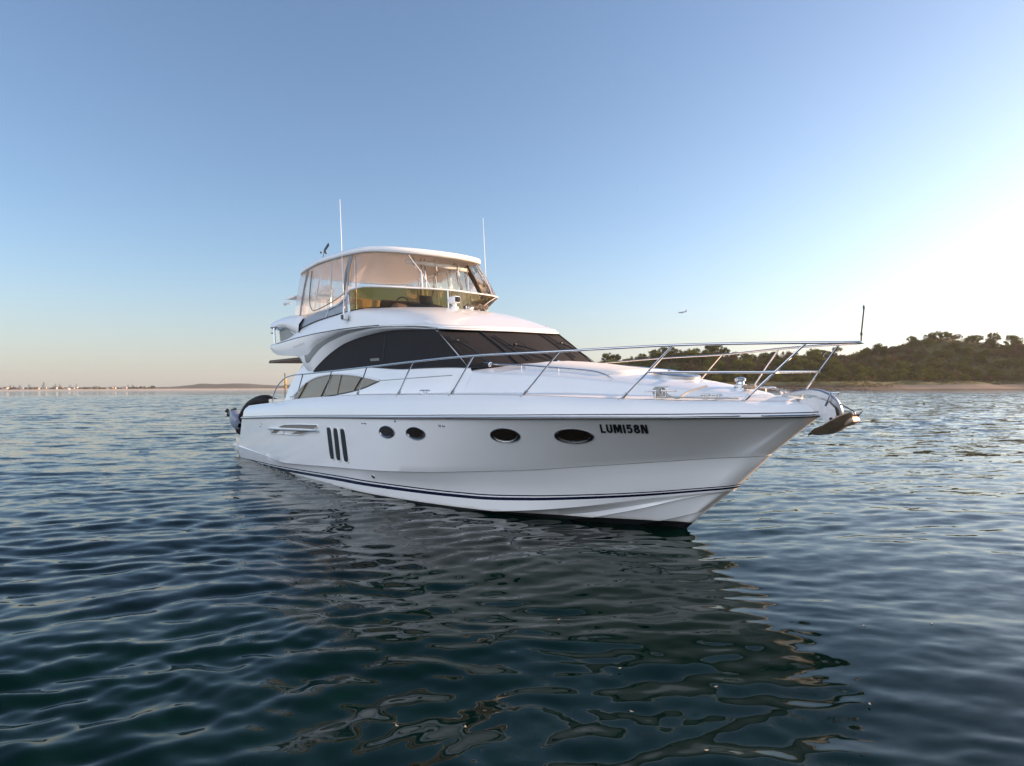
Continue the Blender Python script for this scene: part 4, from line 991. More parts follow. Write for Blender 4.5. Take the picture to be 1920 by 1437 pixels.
for s in (-1, 1):
    bm = NB(); ax = 7.40 if s < 0 else 7.86; a = Vector((ax, s * (1.91 if s < 0 else 1.80), 3.80)); b = Vector((ax - .13, s * (1.90 if s < 0 else 1.79), 6.50))
    tube(bm, [a.lerp(b, f) for f in np.linspace(0, 1, 12)], .011, 8, rfun=lambda t: .011 - .006 * t); an = obj("whip_antenna", bm, M['white'], yacht)
    bm = NB(); lathe(bm, [(.03, -.06), (.035, .0), (.03, .2), (.018, .26)], Matrix.Translation(a), 12); rounded(bm, (ax, s * 1.86, 3.78), (.07, .08, .09), .015); obj("antenna_base", bm, M['brushed'], an)
# wind vane at the back of the hardtop
bm = NB(); lathe(bm, [(.06, 0), (.05, .02), (.045, .1), (.06, .12), (.05, .2), (.02, .23)], Matrix.Translation((4.15, -1.15, 5.39)), 14); wv = obj("masthead_sensor", bm, M['white'], yacht)
bm = NB(); tube(bm, [(4.15, -1.15, 5.5), (4.42, -1.13, 5.78), (4.45, -1.13, 5.92)], .009, 6)
rounded(bm, (4.62, -1.13, 5.945), (.3, .02, .09), .006, ry=R(-22))
for a in (0, 2.1, 4.2): lathe(bm, [(.0, 0), (.03, .02), (.034, .05)], Matrix.Translation((4.45 + .08 * math.cos(a), -1.13 + .08 * math.sin(a), 5.80)), 8)
obj("wind_vane", bm, M['black'], wv)

# ---- bow roller
bm = NB()
ch = [(17.12, 1.965), (17.32, 2.0), (17.5, 1.955), (17.585, 1.87), (17.60, 1.79), (17.57, 1.70), (17.52, 1.655), (17.46, 1.70), (17.40, 1.765), (17.30, 1.84)]
for s in (-1, 1):
    o1 = [bm.verts.new(Vector((x, s * .085, z))) for x, z in ch]; o2 = [bm.verts.new(Vector((x, s * .075, z))) for x, z in ch]
    bm.faces.new(o1); bm.faces.new(list(reversed(o2)))
    for i in range(len(ch)): bm.faces.new([o1[i], o1[(i + 1) % len(ch)], o2[(i + 1) % len(ch)], o2[i]])
bmesh.ops.recalc_face_normals(bm, faces=bm.faces)
brl = obj("bow_roller", bm, M['brushed'], yacht, smooth=False)
bm = NB(); lathe(bm, [(.05, -.07), (.06, -.06), (.045, 0), (.06, .06), (.05, .07)], axis_matrix((17.54, 0, 1.74), (0, 1, 0)), 16); lathe(bm, [(.018, -.1), (.018, .1)], axis_matrix((17.54, 0, 1.74), (0, 1, 0)), 10); obj("roller", bm, M['rubber'], brl)
bm = NB(); tube(bm, [(17.47, -.1, 1.90), (17.55, -.1, 2.06), (17.55, .1, 2.06), (17.47, .1, 1.90)], .010, 6); obj("keeper_hoop", bm, M['steel'], brl)
bm = NB(); grid(bm, [[Vector((x, s * .13 * w, z)) for s in (-1, 0, 1)] for x, z, w in ((16.92, 1.985, .5), (17.1, 1.985, .8), (17.28, 1.955, .7), (17.36, 1.90, .6), (17.41, 1.82, .5))]); obj("stem_plate", bm, M['brushed'], brl)

# ------------------------------------------------------------------ things that rest on or hang from the yacht
def on_boat(name, loc, label, cat):
    e = empty(name); e.matrix_world = YM @ Matrix.Translation(loc); tag(e, label, cat); return e
A0 = Vector((17.2, 0, 2.0))
anchor = on_boat("anchor", A0, "plough anchor with polished curved shank and weathered fluke hanging off the yacht's bow", "anchor")
def rel(p): return Vector(p) - A0
bm = NB()
shank = smooth_path([(16.86, 0, 2.02), (17.06, 0, 2.055), (17.28, 0, 2.07), (17.44, 0, 2.03), (17.56, 0, 1.945), (17.62, 0, 1.83), (17.615, 0, 1.71)], 6)
rws = []
for i, p in enumerate(shank):
    t = i / (len(shank) - 1); w = .024 + .028 * math.sin(math.pi * min(1, t * 1.15)); h_ = .012 + .030 * math.sin(math.pi * min(1, t * 1.05))
    q = shank[min(len(shank) - 1, i + 1)] - shank[max(0, i - 1)]; q.normalize(); nn = Vector((-q.z, 0, q.x))
    rws.append([rel(p) + Vector((0, sx_ * w, 0)) + nn * (sz_ * h_) for sx_, sz_ in ((-1, .6), (-.55, 1), (.55, 1), (1, .6), (1, -.9), (-1, -.9), (-1, .6))])
grid(bm, rws); bm.faces.new([bm.verts.new(p) for p in rws[-1][:-1]])
obj("shank", bm, M['brushed'], anchor, angle=50)
bm = NB()
# two curved plough wings meeting on a ridge, tip pointing back toward the stem
ridge = [(17.20, 1.535), (17.34, 1.585), (17.48, 1.63), (17.60, 1.70), (17.70, 1.76), (17.80, 1.805)]
keelf = [(17.20, 1.528), (17.36, 1.525), (17.50, 1.545), (17.60, 1.595), (17.70, 1.67), (17.79, 1.75)]
wing = [.004, .12, .21, .25, .23, .16]
for s in (-1, 1):
    up_ = [rel((x, 0, z)) for x, z in ridge]; wg = [rel((x + .01, s * w, z + .035 * min(1, w / .1) )) for (x, z), w in zip(ridge, wing)]; lo = [rel((x, s * w * .35, z)) for (x, z), w in zip(keelf, wing)]
    wg2 = [p - Vector((0, 0, .012)) for p in wg]; mid = [a.lerp(b, .5) - Vector((0, 0, .03)) for a, b in zip(up_, wg)]
    grid(bm, [up_, mid, wg, wg2, lo, [rel((x, 0, z)) for x, z in keelf]], flip=(s == 1))
box(bm, rel((17.74, 0, 1.72)), (.13, .2, .09), rot=Matrix.Rotation(R(-28), 3, 'Y').to_euler(), bevel=.02)
obj("fluke", bm, M['fluke'], anchor, angle=30)
bm = NB(); tube(bm, smooth_path([rel((17.56, 0, 1.95)), rel((17.68, 0, 1.885)), rel((17.77, 0, 1.84)), rel((17.79, 0, 1.80))], 4), .008, 6); obj("trip_bar", bm, M['black'], anchor)
bm = NB(); lathe(bm, [(.03, -.05), (.03, .05)], axis_matrix(rel((17.61, 0, 1.72)), (0, 1, 0)), 12); obj("hinge_pin", bm, M['steel'], anchor)

cl = Vector((15.83, -1.22, 2.10))
rope = on_boat("mooring_rope", cl, "grey mooring rope coiled in loops over the yacht's forward deck cleat", "rope")
bm = NB(); rng = random.Random(4)
for k in range(5):
    a0 = rng.uniform(-.03, .03)
    tube(bm, [Vector((.026 * (k - 2) + .03 * math.cos(a) + a0, .035 * math.cos(a), .0 + .055 * math.sin(a))) for a in np.linspace(0, 2 * math.pi, 14, endpoint=False)], .013, 7, closed=True)
obj("coil", bm, M['rope'], rope)
bm = NB(); tube(bm, smooth_path([Vector((.08, .0, -.03)), Vector((.2, -.01, -.072)), Vector((.28, .03, -.078)), Vector((.24, .28, -.01)), Vector((.3, .6, .06))], 6), .014, 7)
tube(bm, smooth_path([Vector((-.1, -.02, -.075)), Vector((.1, -.05, -.076)), Vector((.25, .0, -.075)), Vector((.42, .18, -.085)), Vector((.6, .30, -.09)), Vector((.84, .50, -.1))], 5), .010, 6)
obj("rope_tail", bm, M['rope'], rope)

# tender on the bathing platform
T0 = Vector((-.55, -1.0, .45))
tender = on_boat("inflatable_tender", T0, "dark inflatable tender standing on edge across the yacht's stern platform", "tender")
def tr_(p): return Vector(p) - T0
bm = NB()
tp = smooth_path([(2.1, -1.62, 1.79), (1.5, -1.7, 1.80), (1.0, -1.75, 1.80), (.4, -1.78, 1.72), (-.1, -1.8, 1.58), (-.55, -1.8, 1.36), (-.95, -1.8, 1.08), (-1.1, -1.8, .92), (-.9, -1.8, .80), (-.5, -1.8, .74)], 5)
tube(bm, [tr_(p) for p in tp], .17, 14, rfun=lambda t: .195 * min(1, .30 + 5 * t, .25 + 5 * (1 - t)))
tp2 = [Vector((p.x, 1.1, p.z)) for p in tp]
tube(bm, [tr_(p) for p in tp2], .17, 14, rfun=lambda t: .16 * min(1, .30 + 5 * t, .25 + 5 * (1 - t)))
tube(bm, [tr_((2.0, y, 1.78)) for y in np.linspace(-1.55, 1.1, 10)], .10, 12)
obj("buoyancy_tube", bm, M['tube'], tender)
bm = NB(); grid(bm, [[tr_((p.x + .05, y, p.z - .05)) for p in tp] for y in (-1.7, 0, 1.0)]); obj("floor", bm, M['brown'], tender)
om = empty("outboard_motor"); om.parent = tender; om.location = tr_((-1.05, -1.95, 1.17))
om.scale = (1.22, 1.22, 1.22)
bm = NB(); rws = []
for t, w, h_ in ((-.32, .05, .06), (-.28, .12, .15), (-.12, .15, .20), (.08, .15, .20), (.24, .12, .16), (.30, .05, .06)):
    rws.append([Vector((t, w * math.copysign(abs(math.cos(a)) ** .6, math.cos(a)), h_ * math.copysign(abs(math.sin(a)) ** .6, math.sin(a)))) for a in np.linspace(0, 2 * math.pi, 17)])
tiltm = Matrix.Rotation(R(28), 4, 'Y')
grid(bm, [[tiltm @ p for p in r_] for r_ in rws]); obj("cowling", bm, M['engine'], om)
bm = NB(); box(bm, tiltm @ Vector((-.36, 0, -.10)), (.34, .10, .12), rot=tiltm.to_euler(), bevel=.03); tube(bm, [tiltm @ Vector((-.5, 0, -.1)), tiltm @ Vector((-.66, 0, -.16))], .05, 8); obj("drive_leg", bm, M['engine'], om)
bm = NB()
for k in range(3):
    a = k * 2.094 + .4; box(bm, tiltm @ Vector((-.70, .085 * math.cos(a), -.16 + .085 * math.sin(a))), (.05, .09, .11), rot=Matrix.Rotation(a, 3, 'X').to_euler(), bevel=.015)
box(bm, tiltm @ Vector((-.30, 0, .17)), (.22, .05, .05), bevel=.01)
obj("propeller", bm, M['black'], om)

# ------------------------------------------------------------------ headland on the right: terrain, scrub, trees
def foliage(name, c1, c2, trans=.35):
    m = bpy.data.materials.new(name); m.use_nodes = True; nt = m.node_tree; nt.nodes.clear()
    out = nt.nodes.new("ShaderNodeOutputMaterial"); d = nt.nodes.new("ShaderNodeBsdfDiffuse"); t = nt.nodes.new("ShaderNodeBsdfTranslucent"); mx = nt.nodes.new("ShaderNodeMixShader"); mx.inputs[0].default_value = trans
    oi = nt.nodes.new("ShaderNodeObjectInfo"); geo = nt.nodes.new("ShaderNodeNewGeometry"); ad = nt.nodes.new("ShaderNodeMath"); ad.operation = 'MULTIPLY_ADD'; ad.inputs[1].default_value = .45
    hf = nt.nodes.new("ShaderNodeMath"); hf.operation = 'MULTIPLY'; hf.inputs[1].default_value = .55
    cr = nt.nodes.new("ShaderNodeMix"); cr.data_type = 'RGBA'; cr.inputs[6].default_value = (*c1, 1); cr.inputs[7].default_value = (*c2, 1)
    nt.links.new(oi.outputs["Random"], hf.inputs[0]); nt.links.new(geo.outputs["Random Per Island"], ad.inputs[0]); nt.links.new(hf.outputs[0], ad.inputs[2]); nt.links.new(ad.outputs[0], cr.inputs[0])
    for b in (d, t): nt.links.new(cr.outputs[2], b.inputs[0])
    nt.links.new(d.outputs[0], mx.inputs[1]); nt.links.new(t.outputs[0], mx.inputs[2]); nt.links.new(mx.outputs[0], out.inputs[0]); return m
M['leaf'] = foliage('olive_foliage', (.030, .044, .010), (.130, .148, .034), .42)
M['leaf_grey'] = foliage('brown_scrub_foliage', (.055, .042, .025), (.16, .12, .065), .42)
M['pine'] = foliage('dark_pine_foliage', (.018, .024, .012), (.035, .042, .018), .2)
M['bark'] = mat('bark', (.20, .17, .14), .9, noise_amt=.4, noise_scale=3)

def ground_material():
    m = bpy.data.materials.new("headland_ground"); m.use_nodes = True; nt = m.node_tree; p = nt.nodes["Principled BSDF"]; p.inputs["Roughness"].default_value = .95
    geo = nt.nodes.new("ShaderNodeNewGeometry"); sx = nt.nodes.new("ShaderNodeSeparateXYZ"); nt.links.new(geo.outputs["Position"], sx.inputs[0])
    n = nt.nodes.new("ShaderNodeTexNoise"); n.inputs["Scale"].default_value = .12; n.inputs["Detail"].default_value = 8; nt.links.new(geo.outputs["Position"], n.inputs["Vector"])
    def mixc(f, a, b):
        x = nt.nodes.new("ShaderNodeMix"); x.data_type = 'RGBA'
        for sck, v in ((6, a), (7, b)):
            if isinstance(v, tuple): x.inputs[sck].default_value = (*v, 1)
            else: nt.links.new(v, x.inputs[sck])
        nt.links.new(f, x.inputs[0]); return x.outputs[2]
    def ramp(src, lo, hi, nz=0.0):
        a = nt.nodes.new("ShaderNodeMath"); a.operation = 'MULTIPLY_ADD'; a.inputs[1].default_value = nz; nt.links.new(n.outputs["Fac"], a.inputs[0]); nt.links.new(src, a.inputs[2])
        r = nt.nodes.new("ShaderNodeMapRange"); r.inputs[1].default_value = lo; r.inputs[2].default_value = hi; nt.links.new(a.outputs[0], r.inputs[0]); return r.outputs[0]
    soil = mixc(n.outputs["Fac"], (.014, .010, .007), (.038, .028, .019)); sand = mixc(n.outputs["Fac"], (.11, .092, .075), (.17, .145, .118))
    shore = mixc(ramp(sx.outputs[0], 308, 330, 30), soil, sand)
    grass = mixc(n.outputs["Fac"], (.030, .040, .010), (.085, .088, .026))
    up = mixc(ramp(sx.outputs[2], 4.4, 5.6, 2.0), shore, grass)
    wet = mixc(ramp(sx.outputs[2], .5, 1.2, .6), (.045, .028, .018), up)
    nt.links.new(wet, p.inputs["Base Color"]); return m
SKY_PX = [1040, 1080, 1118, 1130, 1155, 1185, 1200, 1230, 1290, 1340, 1370, 1420, 1480, 1530, 1570, 1600, 1640, 1690, 1710, 1740, 1770, 1800, 1840, 1880, 1920, 2000, 2150, 2400]
SKY_Z = [712, 700, 676, 662, 658, 672, 662, 650, 648, 650, 658, 658, 658, 655, 655, 656, 645, 645, 634, 626, 623, 624, 636, 640, 636, 640, 660, 690]
RIDGE_T = 120.0
def shore_y(X): return 500 + 9 * math.sin(X * .021) + 4 * math.sin(X * .063 + 1) - .02 * max(0, X - 150)
skz = pchip([(px - 960) / 1230 * 620 for px in SKY_PX], [(728 - y + .004 * (px - 960)) / 1230 * 620 + 2 for px, y in zip(SKY_PX, SKY_Z)])
def land_h(X, Y):
    t = Y - shore_y(X); top = max(2.0, skz(X) - 9.0)
    prof_ = np.interp(t, [-30, -4, 0, 14, 22, 34, 60, RIDGE_T, 200, 420], [-4, -.6, 0, 2.4, 5.0, 6.2, min(top, 11), top, top * .9, top * .5])
    nz = 1.6 * noise.noise(Vector((X * .04, Y * .04, 0))) + .7 * noise.noise(Vector((X * .16, Y * .16, 3)))
    edge = max(0, min(1, (X - 18) / 45))
    return (prof_ * edge if prof_ > 0 else prof_) - (1 - edge) * 2.2 + nz * max(0, min(1, t / 25)) * edge
bm = NB()
Xs = np.concatenate([np.linspace(0, 430, 130), np.linspace(445, 900, 30)]); Ts = np.concatenate([np.linspace(-30, 40, 36), np.linspace(46, 420, 34)])
grid(bm, [[Vector((X, shore_y(X) + t, land_h(X, shore_y(X) + t))) for X in Xs] for t in Ts])
hd = obj("headland", bm, ground_material(), None); tag(hd, kind='structure')

def crown_mesh(name, seed, rx, rz_, nclump, nleaf, leaf, m, flat=0.0, gap=0.0):
    rng = random.Random(seed); vs = []; fs = []
    def leafq(p, s):
        d = Vector((rng.gauss(0, 1), rng.gauss(0, 1), rng.gauss(0, 1))).normalized(); e = d.orthogonal().normalized(); f = d.cross(e); b = len(vs)
        a = rng.uniform(0, 6.28); u = e * math.cos(a) + f * math.sin(a); w = d.cross(u)
        vs.extend([p - u * s, p + w * s * .55, p + u * s, p - w * s * .55]); fs.append((b, b + 1, b + 2, b + 3))
    for c in range(nclump):
        while True:
            q = Vector((rng.uniform(-1, 1), rng.uniform(-1, 1), rng.uniform(-.75, 1)))
            if .25 < q.length < 1: break
        cc = Vector((q.x * rx, q.y * rx, q.z * rz_ * (1 - flat * .3))); cr_ = rng.uniform(.20, .36) * rx
        for k in range(nleaf):
            d = Vector((rng.gauss(0, 1), rng.gauss(0, 1), rng.gauss(0, .75)))
            d = d.normalized() * (rng.random() ** .4) * cr_; leafq(cc + d, leaf * rng.uniform(.6, 1.4))
    me = bpy.data.meshes.new(name); me.from_pydata([tuple(v) for v in vs], [], fs); me.materials.append(m); return me
def trunk_mesh(name, seed, h_, rx, limbs=5, r0=.28):
    rng = random.Random(seed); bm = NB()
    tube(bm, smooth_path([(0, 0, -1.5), (rng.uniform(-.2, .2), 0, h_ * .4), (rng.uniform(-.5, .5), rng.uniform(-.5, .5), h_)], 4), r0, 7, rfun=lambda t: r0 * (1 - .6 * t))
    for k in range(limbs):
        a = k * 2.4 + rng.random(); z0 = h_ * rng.uniform(.35, .8)
        tube(bm, smooth_path([(0, 0, z0), (rx * .35 * math.cos(a), rx * .35 * math.sin(a), z0 + h_ * .22), (rx * .75 * math.cos(a), rx * .75 * math.sin(a), z0 + h_ * .45)], 3), r0 * .4, 5, rfun=lambda t: r0 * .42 * (1 - .75 * t))
    me = bpy.data.meshes.new(name); bm.to_mesh(me); bm.free(); me.materials.append(M['bark']); return me
KINDS = []
for k in range(5): KINDS.append((crown_mesh("crown", 20 + k, 4.6, 3.2, 36, 80, .31, M['leaf']), trunk_mesh("trunk", k, 3.8, 4), 3.9, 'olive'))
for k in range(3): KINDS.append((crown_mesh("crown", 40 + k, 4.4, 2.8, 32, 76, .27, M['leaf_grey']), trunk_mesh("trunk", 10 + k, 2.8, 4, 7, .2), 3.0, 'brown'))
for k in range(2): KINDS.append((crown_mesh("crown", 50 + k, 5.2, 1.7, 28, 76, .30, M['leaf'], .6), trunk_mesh("trunk", 20 + k, 6.5, 5, 6, .25), 6.9, 'umbrella'))
def place_tree(X, Y, kind, s, label, cat, group, name, sz=1.0, z=None):
    cme, tme, ch, nm = kind
    e = empty(name, (X, Y, land_h(X, Y) - .2 if z is None else z), random.uniform(0, 6.28)); e.scale = (s, s, s * sz)
    t = bpy.data.objects.new("trunk", tme); col.objects.link(t); t.parent = e
    c = bpy.data.objects.new("crown", cme); col.objects.link(c); c.parent = e; c.location = (0, 0, ch)
    tag(e, label, cat, group); return e
rng = random.Random(11)
LAB = {'olive': ("olive_tree_scrub", 'olive green bushy tree in the dense scrub covering the headland', 'tree', 'olive green trees on the headland'),
       'brown': ("scrub_tree", 'brownish low scrub tree among the greener trees on the headland', 'tree', 'brown scrub trees on the headland')}
cnt = 0
for t, step, smin, smax in ((40, 9.5, .7, 1.0), (56, 9.5, .9, 1.25), (74, 9.5, 1.0, 1.35), (94, 9.5, 1.0, 1.4), (114, 8.5, .95, 1.3)):
    X = 44 + rng.uniform(0, 6)
    while X < 495 and cnt < 292:
        x = X + rng.uniform(-2.5, 2.5); y = shore_y(x) + t + rng.uniform(-6, 6)
        dune = 295 < x < 385 and t > 90
        br_ = rng.random() < (.70 if dune else .24)
        kd = KINDS[5 + rng.randrange(3)] if br_ else KINDS[rng.randrange(5)]
        s = rng.uniform(smin, smax) * (.8 if dune else 1)
        nm, lb, ct_, gp = LAB['brown' if br_ else 'olive']
        place_tree(x, y, kd, s, lb, ct_, gp, "bushy_tree" if not br_ else nm, rng.uniform(.8, 1.15)); cnt += 1
        X += step * rng.uniform(.75, 1.2) * (.8 if dune else 1)
def at_px(px, Y): return (px - 960) / 1230 * Y
X = at_px(1152, 575); place_tree(X, 575, KINDS[0], 1.75, 'broad domed tree at the left end of the headland beside the windscreen', 'tree', None, "domed_tree", 1.15)
X = at_px(1132, 570); place_tree(X, 570, KINDS[2], 1.2, 'smaller round tree half hidden behind the yacht windscreen, left of the domed tree', 'tree', None, "round_tree")
X = at_px(1345, 615); place_tree(X, 615, KINDS[8], 1.15, 'flat topped umbrella tree standing above the ridge behind the bow rail', 'tree', None, "umbrella_tree", .95)
X = at_px(1570, 620); place_tree(X, 620, KINDS[9], .8, 'lone small tufted tree poking above the bow rail against the sky', 'tree', None, "tufted_tree", 1.45)
X = at_px(1648, 610); place_tree(X, 610, KINDS[1], 1.5, 'bright green broad tree on the ridge just left of the brown dune hill', 'tree', None, "broad_tree", 1.05)
X = at_px(1864, 612); place_tree(X, 612, KINDS[3], 1.25, 'dark open crowned tree on the skyline right of the brown dune hill', 'tree', None, "skyline_tree", 1.25)
X = at_px(1900, 612); place_tree(X, 612, KINDS[4], 1.5, 'wide skyline tree at the right edge of the photo', 'tree', None, "skyline_tree", 1.1)
# low scrub and tall grass filling in between
def scrub():
    rng = random.Random(5); vs = []; fs = []
    for k in range(7500):
        X = rng.uniform(40, 500); t = (13 if X < 300 else 20) + 125 * rng.random() ** 1.25; Y = shore_y(X) + t
        low = t < 38
        if low and noise.noise(Vector((X * .07, t * .09, 7))) < -.05: continue
        z = land_h(X, Y); rad = rng.uniform(.8, 1.6) if low else rng.uniform(1.5, 3.2)
        for q in range(14 if low else 22):
            d = Vector((rng.gauss(0, 1), rng.gauss(0, 1), abs(rng.gauss(0, .8)))).normalized() * rad * rng.random() ** .4
            n_ = Vector((rng.gauss(0, 1), rng.gauss(0, 1), rng.gauss(0, .8))).normalized(); e = n_.orthogonal().normalized(); f = n_.cross(e); s = rng.uniform(.2, .4) if low else rng.uniform(.3, .6)
            p = Vector((X + d.x, Y + d.y, z + d.z * (.5 if low else 1.0))); b = len(vs); vs.extend([tuple(p - e * s), tuple(p + f * s * .6), tuple(p + e * s), tuple(p - f * s * .6)]); fs.append((b, b + 1, b + 2, b + 3))
    me = bpy.data.meshes.new("scrub"); me.from_pydata(vs, [], fs); me.materials.append(M['leaf_scrub']); o = bpy.data.objects.new("scrub", me); col.objects.link(o); tag(o, 'low green and brown scrub and rank grass covering the headland bank', 'scrub', None, 'stuff')
M['leaf_scrub'] = foliage('scrub_foliage', (.036, .040, .012), (.14, .12, .045), .42)
scrub()
# dark rocks along the headland waterline
bm = NB(); rng = random.Random(8)
for k in range(420):
    X = 40 + 225 * rng.random(); Y = shore_y(X) + rng.uniform(-2, 9); s = rng.uniform(.3, 1.1)
    r_ = bmesh.ops.create_icosphere(bm, subdivisions=1, radius=s)
    for v in r_['verts']: v.co = Vector((v.co.x * 1.4, v.co.y, v.co.z * .55)) * rng.uniform(.8, 1.2) + Vector((X, Y, max(0, land_h(X, Y))))
ro_ = obj("shore_rocks", bm, mat('brown_rock', (.085, .06, .045), .9, noise_amt=.4, noise_scale=2), None, smooth=False); tag(ro_, 'dark brown rocks strewn along the headland waterline', 'rocks', None, 'stuff')

# ------------------------------------------------------------------ far shore on the left
FY = 3000.0
def fx(px, Y=FY): return (px - 960) / 1230 * Y
HPX = [-700, -300, 0, 200, 260, 290, 315, 345, 375, 400, 425, 445, 465, 490, 520, 560, 620, 700, 800]
HZ = [15, 16, 16, 17, 20, 27, 34, 31, 36, 33, 25, 19, 20, 27, 31, 29, 26, 18, 2]
hh_f = pchip([fx(p) for p in HPX], HZ)
def far_h(X, Y):
    t = Y - FY - 12 * math.sin(X * .004); top = hh_f(X)
    b = np.interp(t, [-40, 0, 22, 60, 90, 200, 330, 800], [-3, 0, 3, 7.5, 8, min(top, 9), top, top * .8])
    return float(b) + (2.2 * noise.noise(Vector((X * .025, Y * .03, 1))) + 2.6 * noise.noise(Vector((X * .006, Y * .006, 4)))) * max(0, min(1, t / 80))
bm = NB(); Xs = np.linspace(fx(-700), fx(820), 260); Ts = [-40, -10, 0, 8, 16, 24, 34, 44, 56, 70, 90, 120, 160, 200, 240, 280, 330, 420, 600, 800]
grid(bm, [[Vector((X, FY + t, far_h(X, FY + t))) for X in Xs] for t in Ts])
def far_material():
    m = bpy.data.materials.new("far_shore_ground"); m.use_nodes = True; nt = m.node_tree; p = nt.nodes["Principled BSDF"]; p.inputs["Roughness"].default_value = 1
    geo = nt.nodes.new("ShaderNodeNewGeometry"); sx = nt.nodes.new("ShaderNodeSeparateXYZ"); nt.links.new(geo.outputs["Position"], sx.inputs[0])
    n = nt.nodes.new("ShaderNodeTexNoise"); n.inputs["Scale"].default_value = .035; n.inputs["Detail"].default_value = 8; nt.links.new(geo.outputs["Position"], n.inputs["Vector"])
    a = nt.nodes.new("ShaderNodeMath"); a.operation = 'MULTIPLY_ADD'; a.inputs[1].default_value = 4; nt.links.new(n.outputs["Fac"], a.inputs[0]); nt.links.new(sx.outputs[2], a.inputs[2])
    r = nt.nodes.new("ShaderNodeMapRange"); r.inputs[1].default_value = 9.0; r.inputs[2].default_value = 10.5; nt.links.new(a.outputs[0], r.inputs[0])
    v = nt.nodes.new("ShaderNodeMix"); v.data_type = 'RGBA'; v.inputs[6].default_value = (.042, .048, .038, 1); v.inputs[7].default_value = (.088, .090, .070, 1); nt.links.new(n.outputs["Fac"], v.inputs[0])
    x = nt.nodes.new("ShaderNodeMix"); x.data_type = 'RGBA'; x.inputs[6].default_value = (.46, .38, .29, 1); nt.links.new(v.outputs[2], x.inputs[7]); nt.links.new(r.outputs[0], x.inputs[0]); nt.links.new(x.outputs[2], p.inputs["Base Color"]); return m
fo = obj("far_shore", bm, far_material(), None); tag(fo, kind='structure')
M['wall'] = mat('rendered_wall', (.62, .55, .46), .8, noise_amt=.1, noise_scale=.5)
M['wall2'] = mat('white_wall', (.75, .72, .68), .8)
M['roof'] = mat('tile_roof', (.22, .12, .09), .8, noise_amt=.2, noise_scale=.6)
M['roofg'] = mat('grey_roof', (.24, .24, .25), .7)
rng = random.Random(21)
def house(px, w, d, h_, wallm, roofm, dt, label=None, flat=False, group="houses along the far beach"):
    X = fx(px, FY + dt); Y = FY + dt; e = empty("house", (X, Y, far_h(X, Y) - .5), rng.uniform(-.25, .25))
    bm = NB(); box(bm, Vector((0, 0, h_ / 2)), (w, d, h_)); obj("wall", bm, wallm, e, smooth=False)
    bm = NB()
    if flat: box(bm, Vector((0, 0, h_ + .25)), (w + .8, d + .8, .5))
    else:
        a = [Vector((sx_ * (w / 2 + .6), sy_ * (d / 2 + .6), h_)) for sx_, sy_ in ((-1, -1), (1, -1), (1, 1), (-1, 1))]; r1, r2 = Vector((-w * .28, 0, h_ + d * .28)), Vector((w * .28, 0, h_ + d * .28))
        vs = [bm.verts.new(p) for p in a + [r1, r2]]
        for f in ((0, 1, 5, 4), (1, 2, 5), (2, 3, 4, 5), (3, 0, 4), (3, 2, 1, 0)): bm.faces.new([vs[i] for i in f])
    obj("roof", bm, roofm, e, smooth=False)
    nw = max(2, int(w / 4))
    for fl in range(max(1, int(h_ / 3))):
        bm = NB(); box(bm, Vector((0, -d / 2 - .06, 1.7 + fl * 3)), (w * .8, .1, 1.3)); obj("window_band", bm, M['darkglass'], e, smooth=False)
    tag(e, label or ("pale rendered house with tiled roof in the row behind the far beach" if not flat else "pale flat roofed building in the row behind the far beach"), "house", group if not flat else "flat roofed buildings along the far beach"); return e
for k in range(30):
    px = -40 + 315 * (k + rng.uniform(.1, .9)) / 30; two = rng.random() < .45
    house(px, rng.uniform(14, 28), rng.uniform(10, 14), 9 if two else rng.choice((6, 6, 9)), M['wall'] if rng.random() < .6 else M['wall2'], M['roof'] if rng.random() < .6 else M['roofg'], rng.uniform(85, 170), flat=rng.random() < .35)
house(11, 26, 14, 9, M['wall'], M['roof'], 80, "large pale house at the far left end of the far beach", group=None)
house(165, 34, 14, 9.2, M['wall2'], M['roofg'], 150, "long white apartment block in the middle of the far shore", True)["group"] = "long white block"
house(126, 26, 10, 3.4, M['wall2'], M['roofg'], 52, "low white surf pavilion standing on the sand of the far beach", True)["group"] = "surf pavilion"
def pine_mesh(seed):
    rng = random.Random(seed); vs = []; fs = []
    for k in range(13):
        z = 4 + 17 * k / 12; r = 4.6 * (1 - k / 13) ** .8 + .4
        for q in range(26):
            a = rng.uniform(0, 6.28); rr = r * rng.uniform(.15, 1); p = Vector((rr * math.cos(a), rr * math.sin(a), z + rng.uniform(-.4, .4) - .1 * rr)); s = rng.uniform(.5, 1.0); d = Vector((rng.gauss(0, .4), rng.gauss(0, .4), 1)).normalized(); e = d.orthogonal().normalized(); f = d.cross(e); b = len(vs)
            vs.extend([tuple(p - e * s), tuple(p + f * s * .6), tuple(p + e * s), tuple(p - f * s * .6)]); fs.append((b, b + 1, b + 2, b + 3))
    me = bpy.data.meshes.new("pine_crown"); me.from_pydata(vs, [], fs); me.materials.append(M['pine']); return me
pine_me = [pine_mesh(k) for k in range(2)]
bm = NB(); tube(bm, [(0, 0, -1), (0, 0, 21)], .4, 7, rfun=lambda t: .4 * (1 - .8 * t)); pt_me = bpy.data.meshes.new("trunk"); bm.to_mesh(pt_me); bm.free(); pt_me.materials.append(M['bark'])
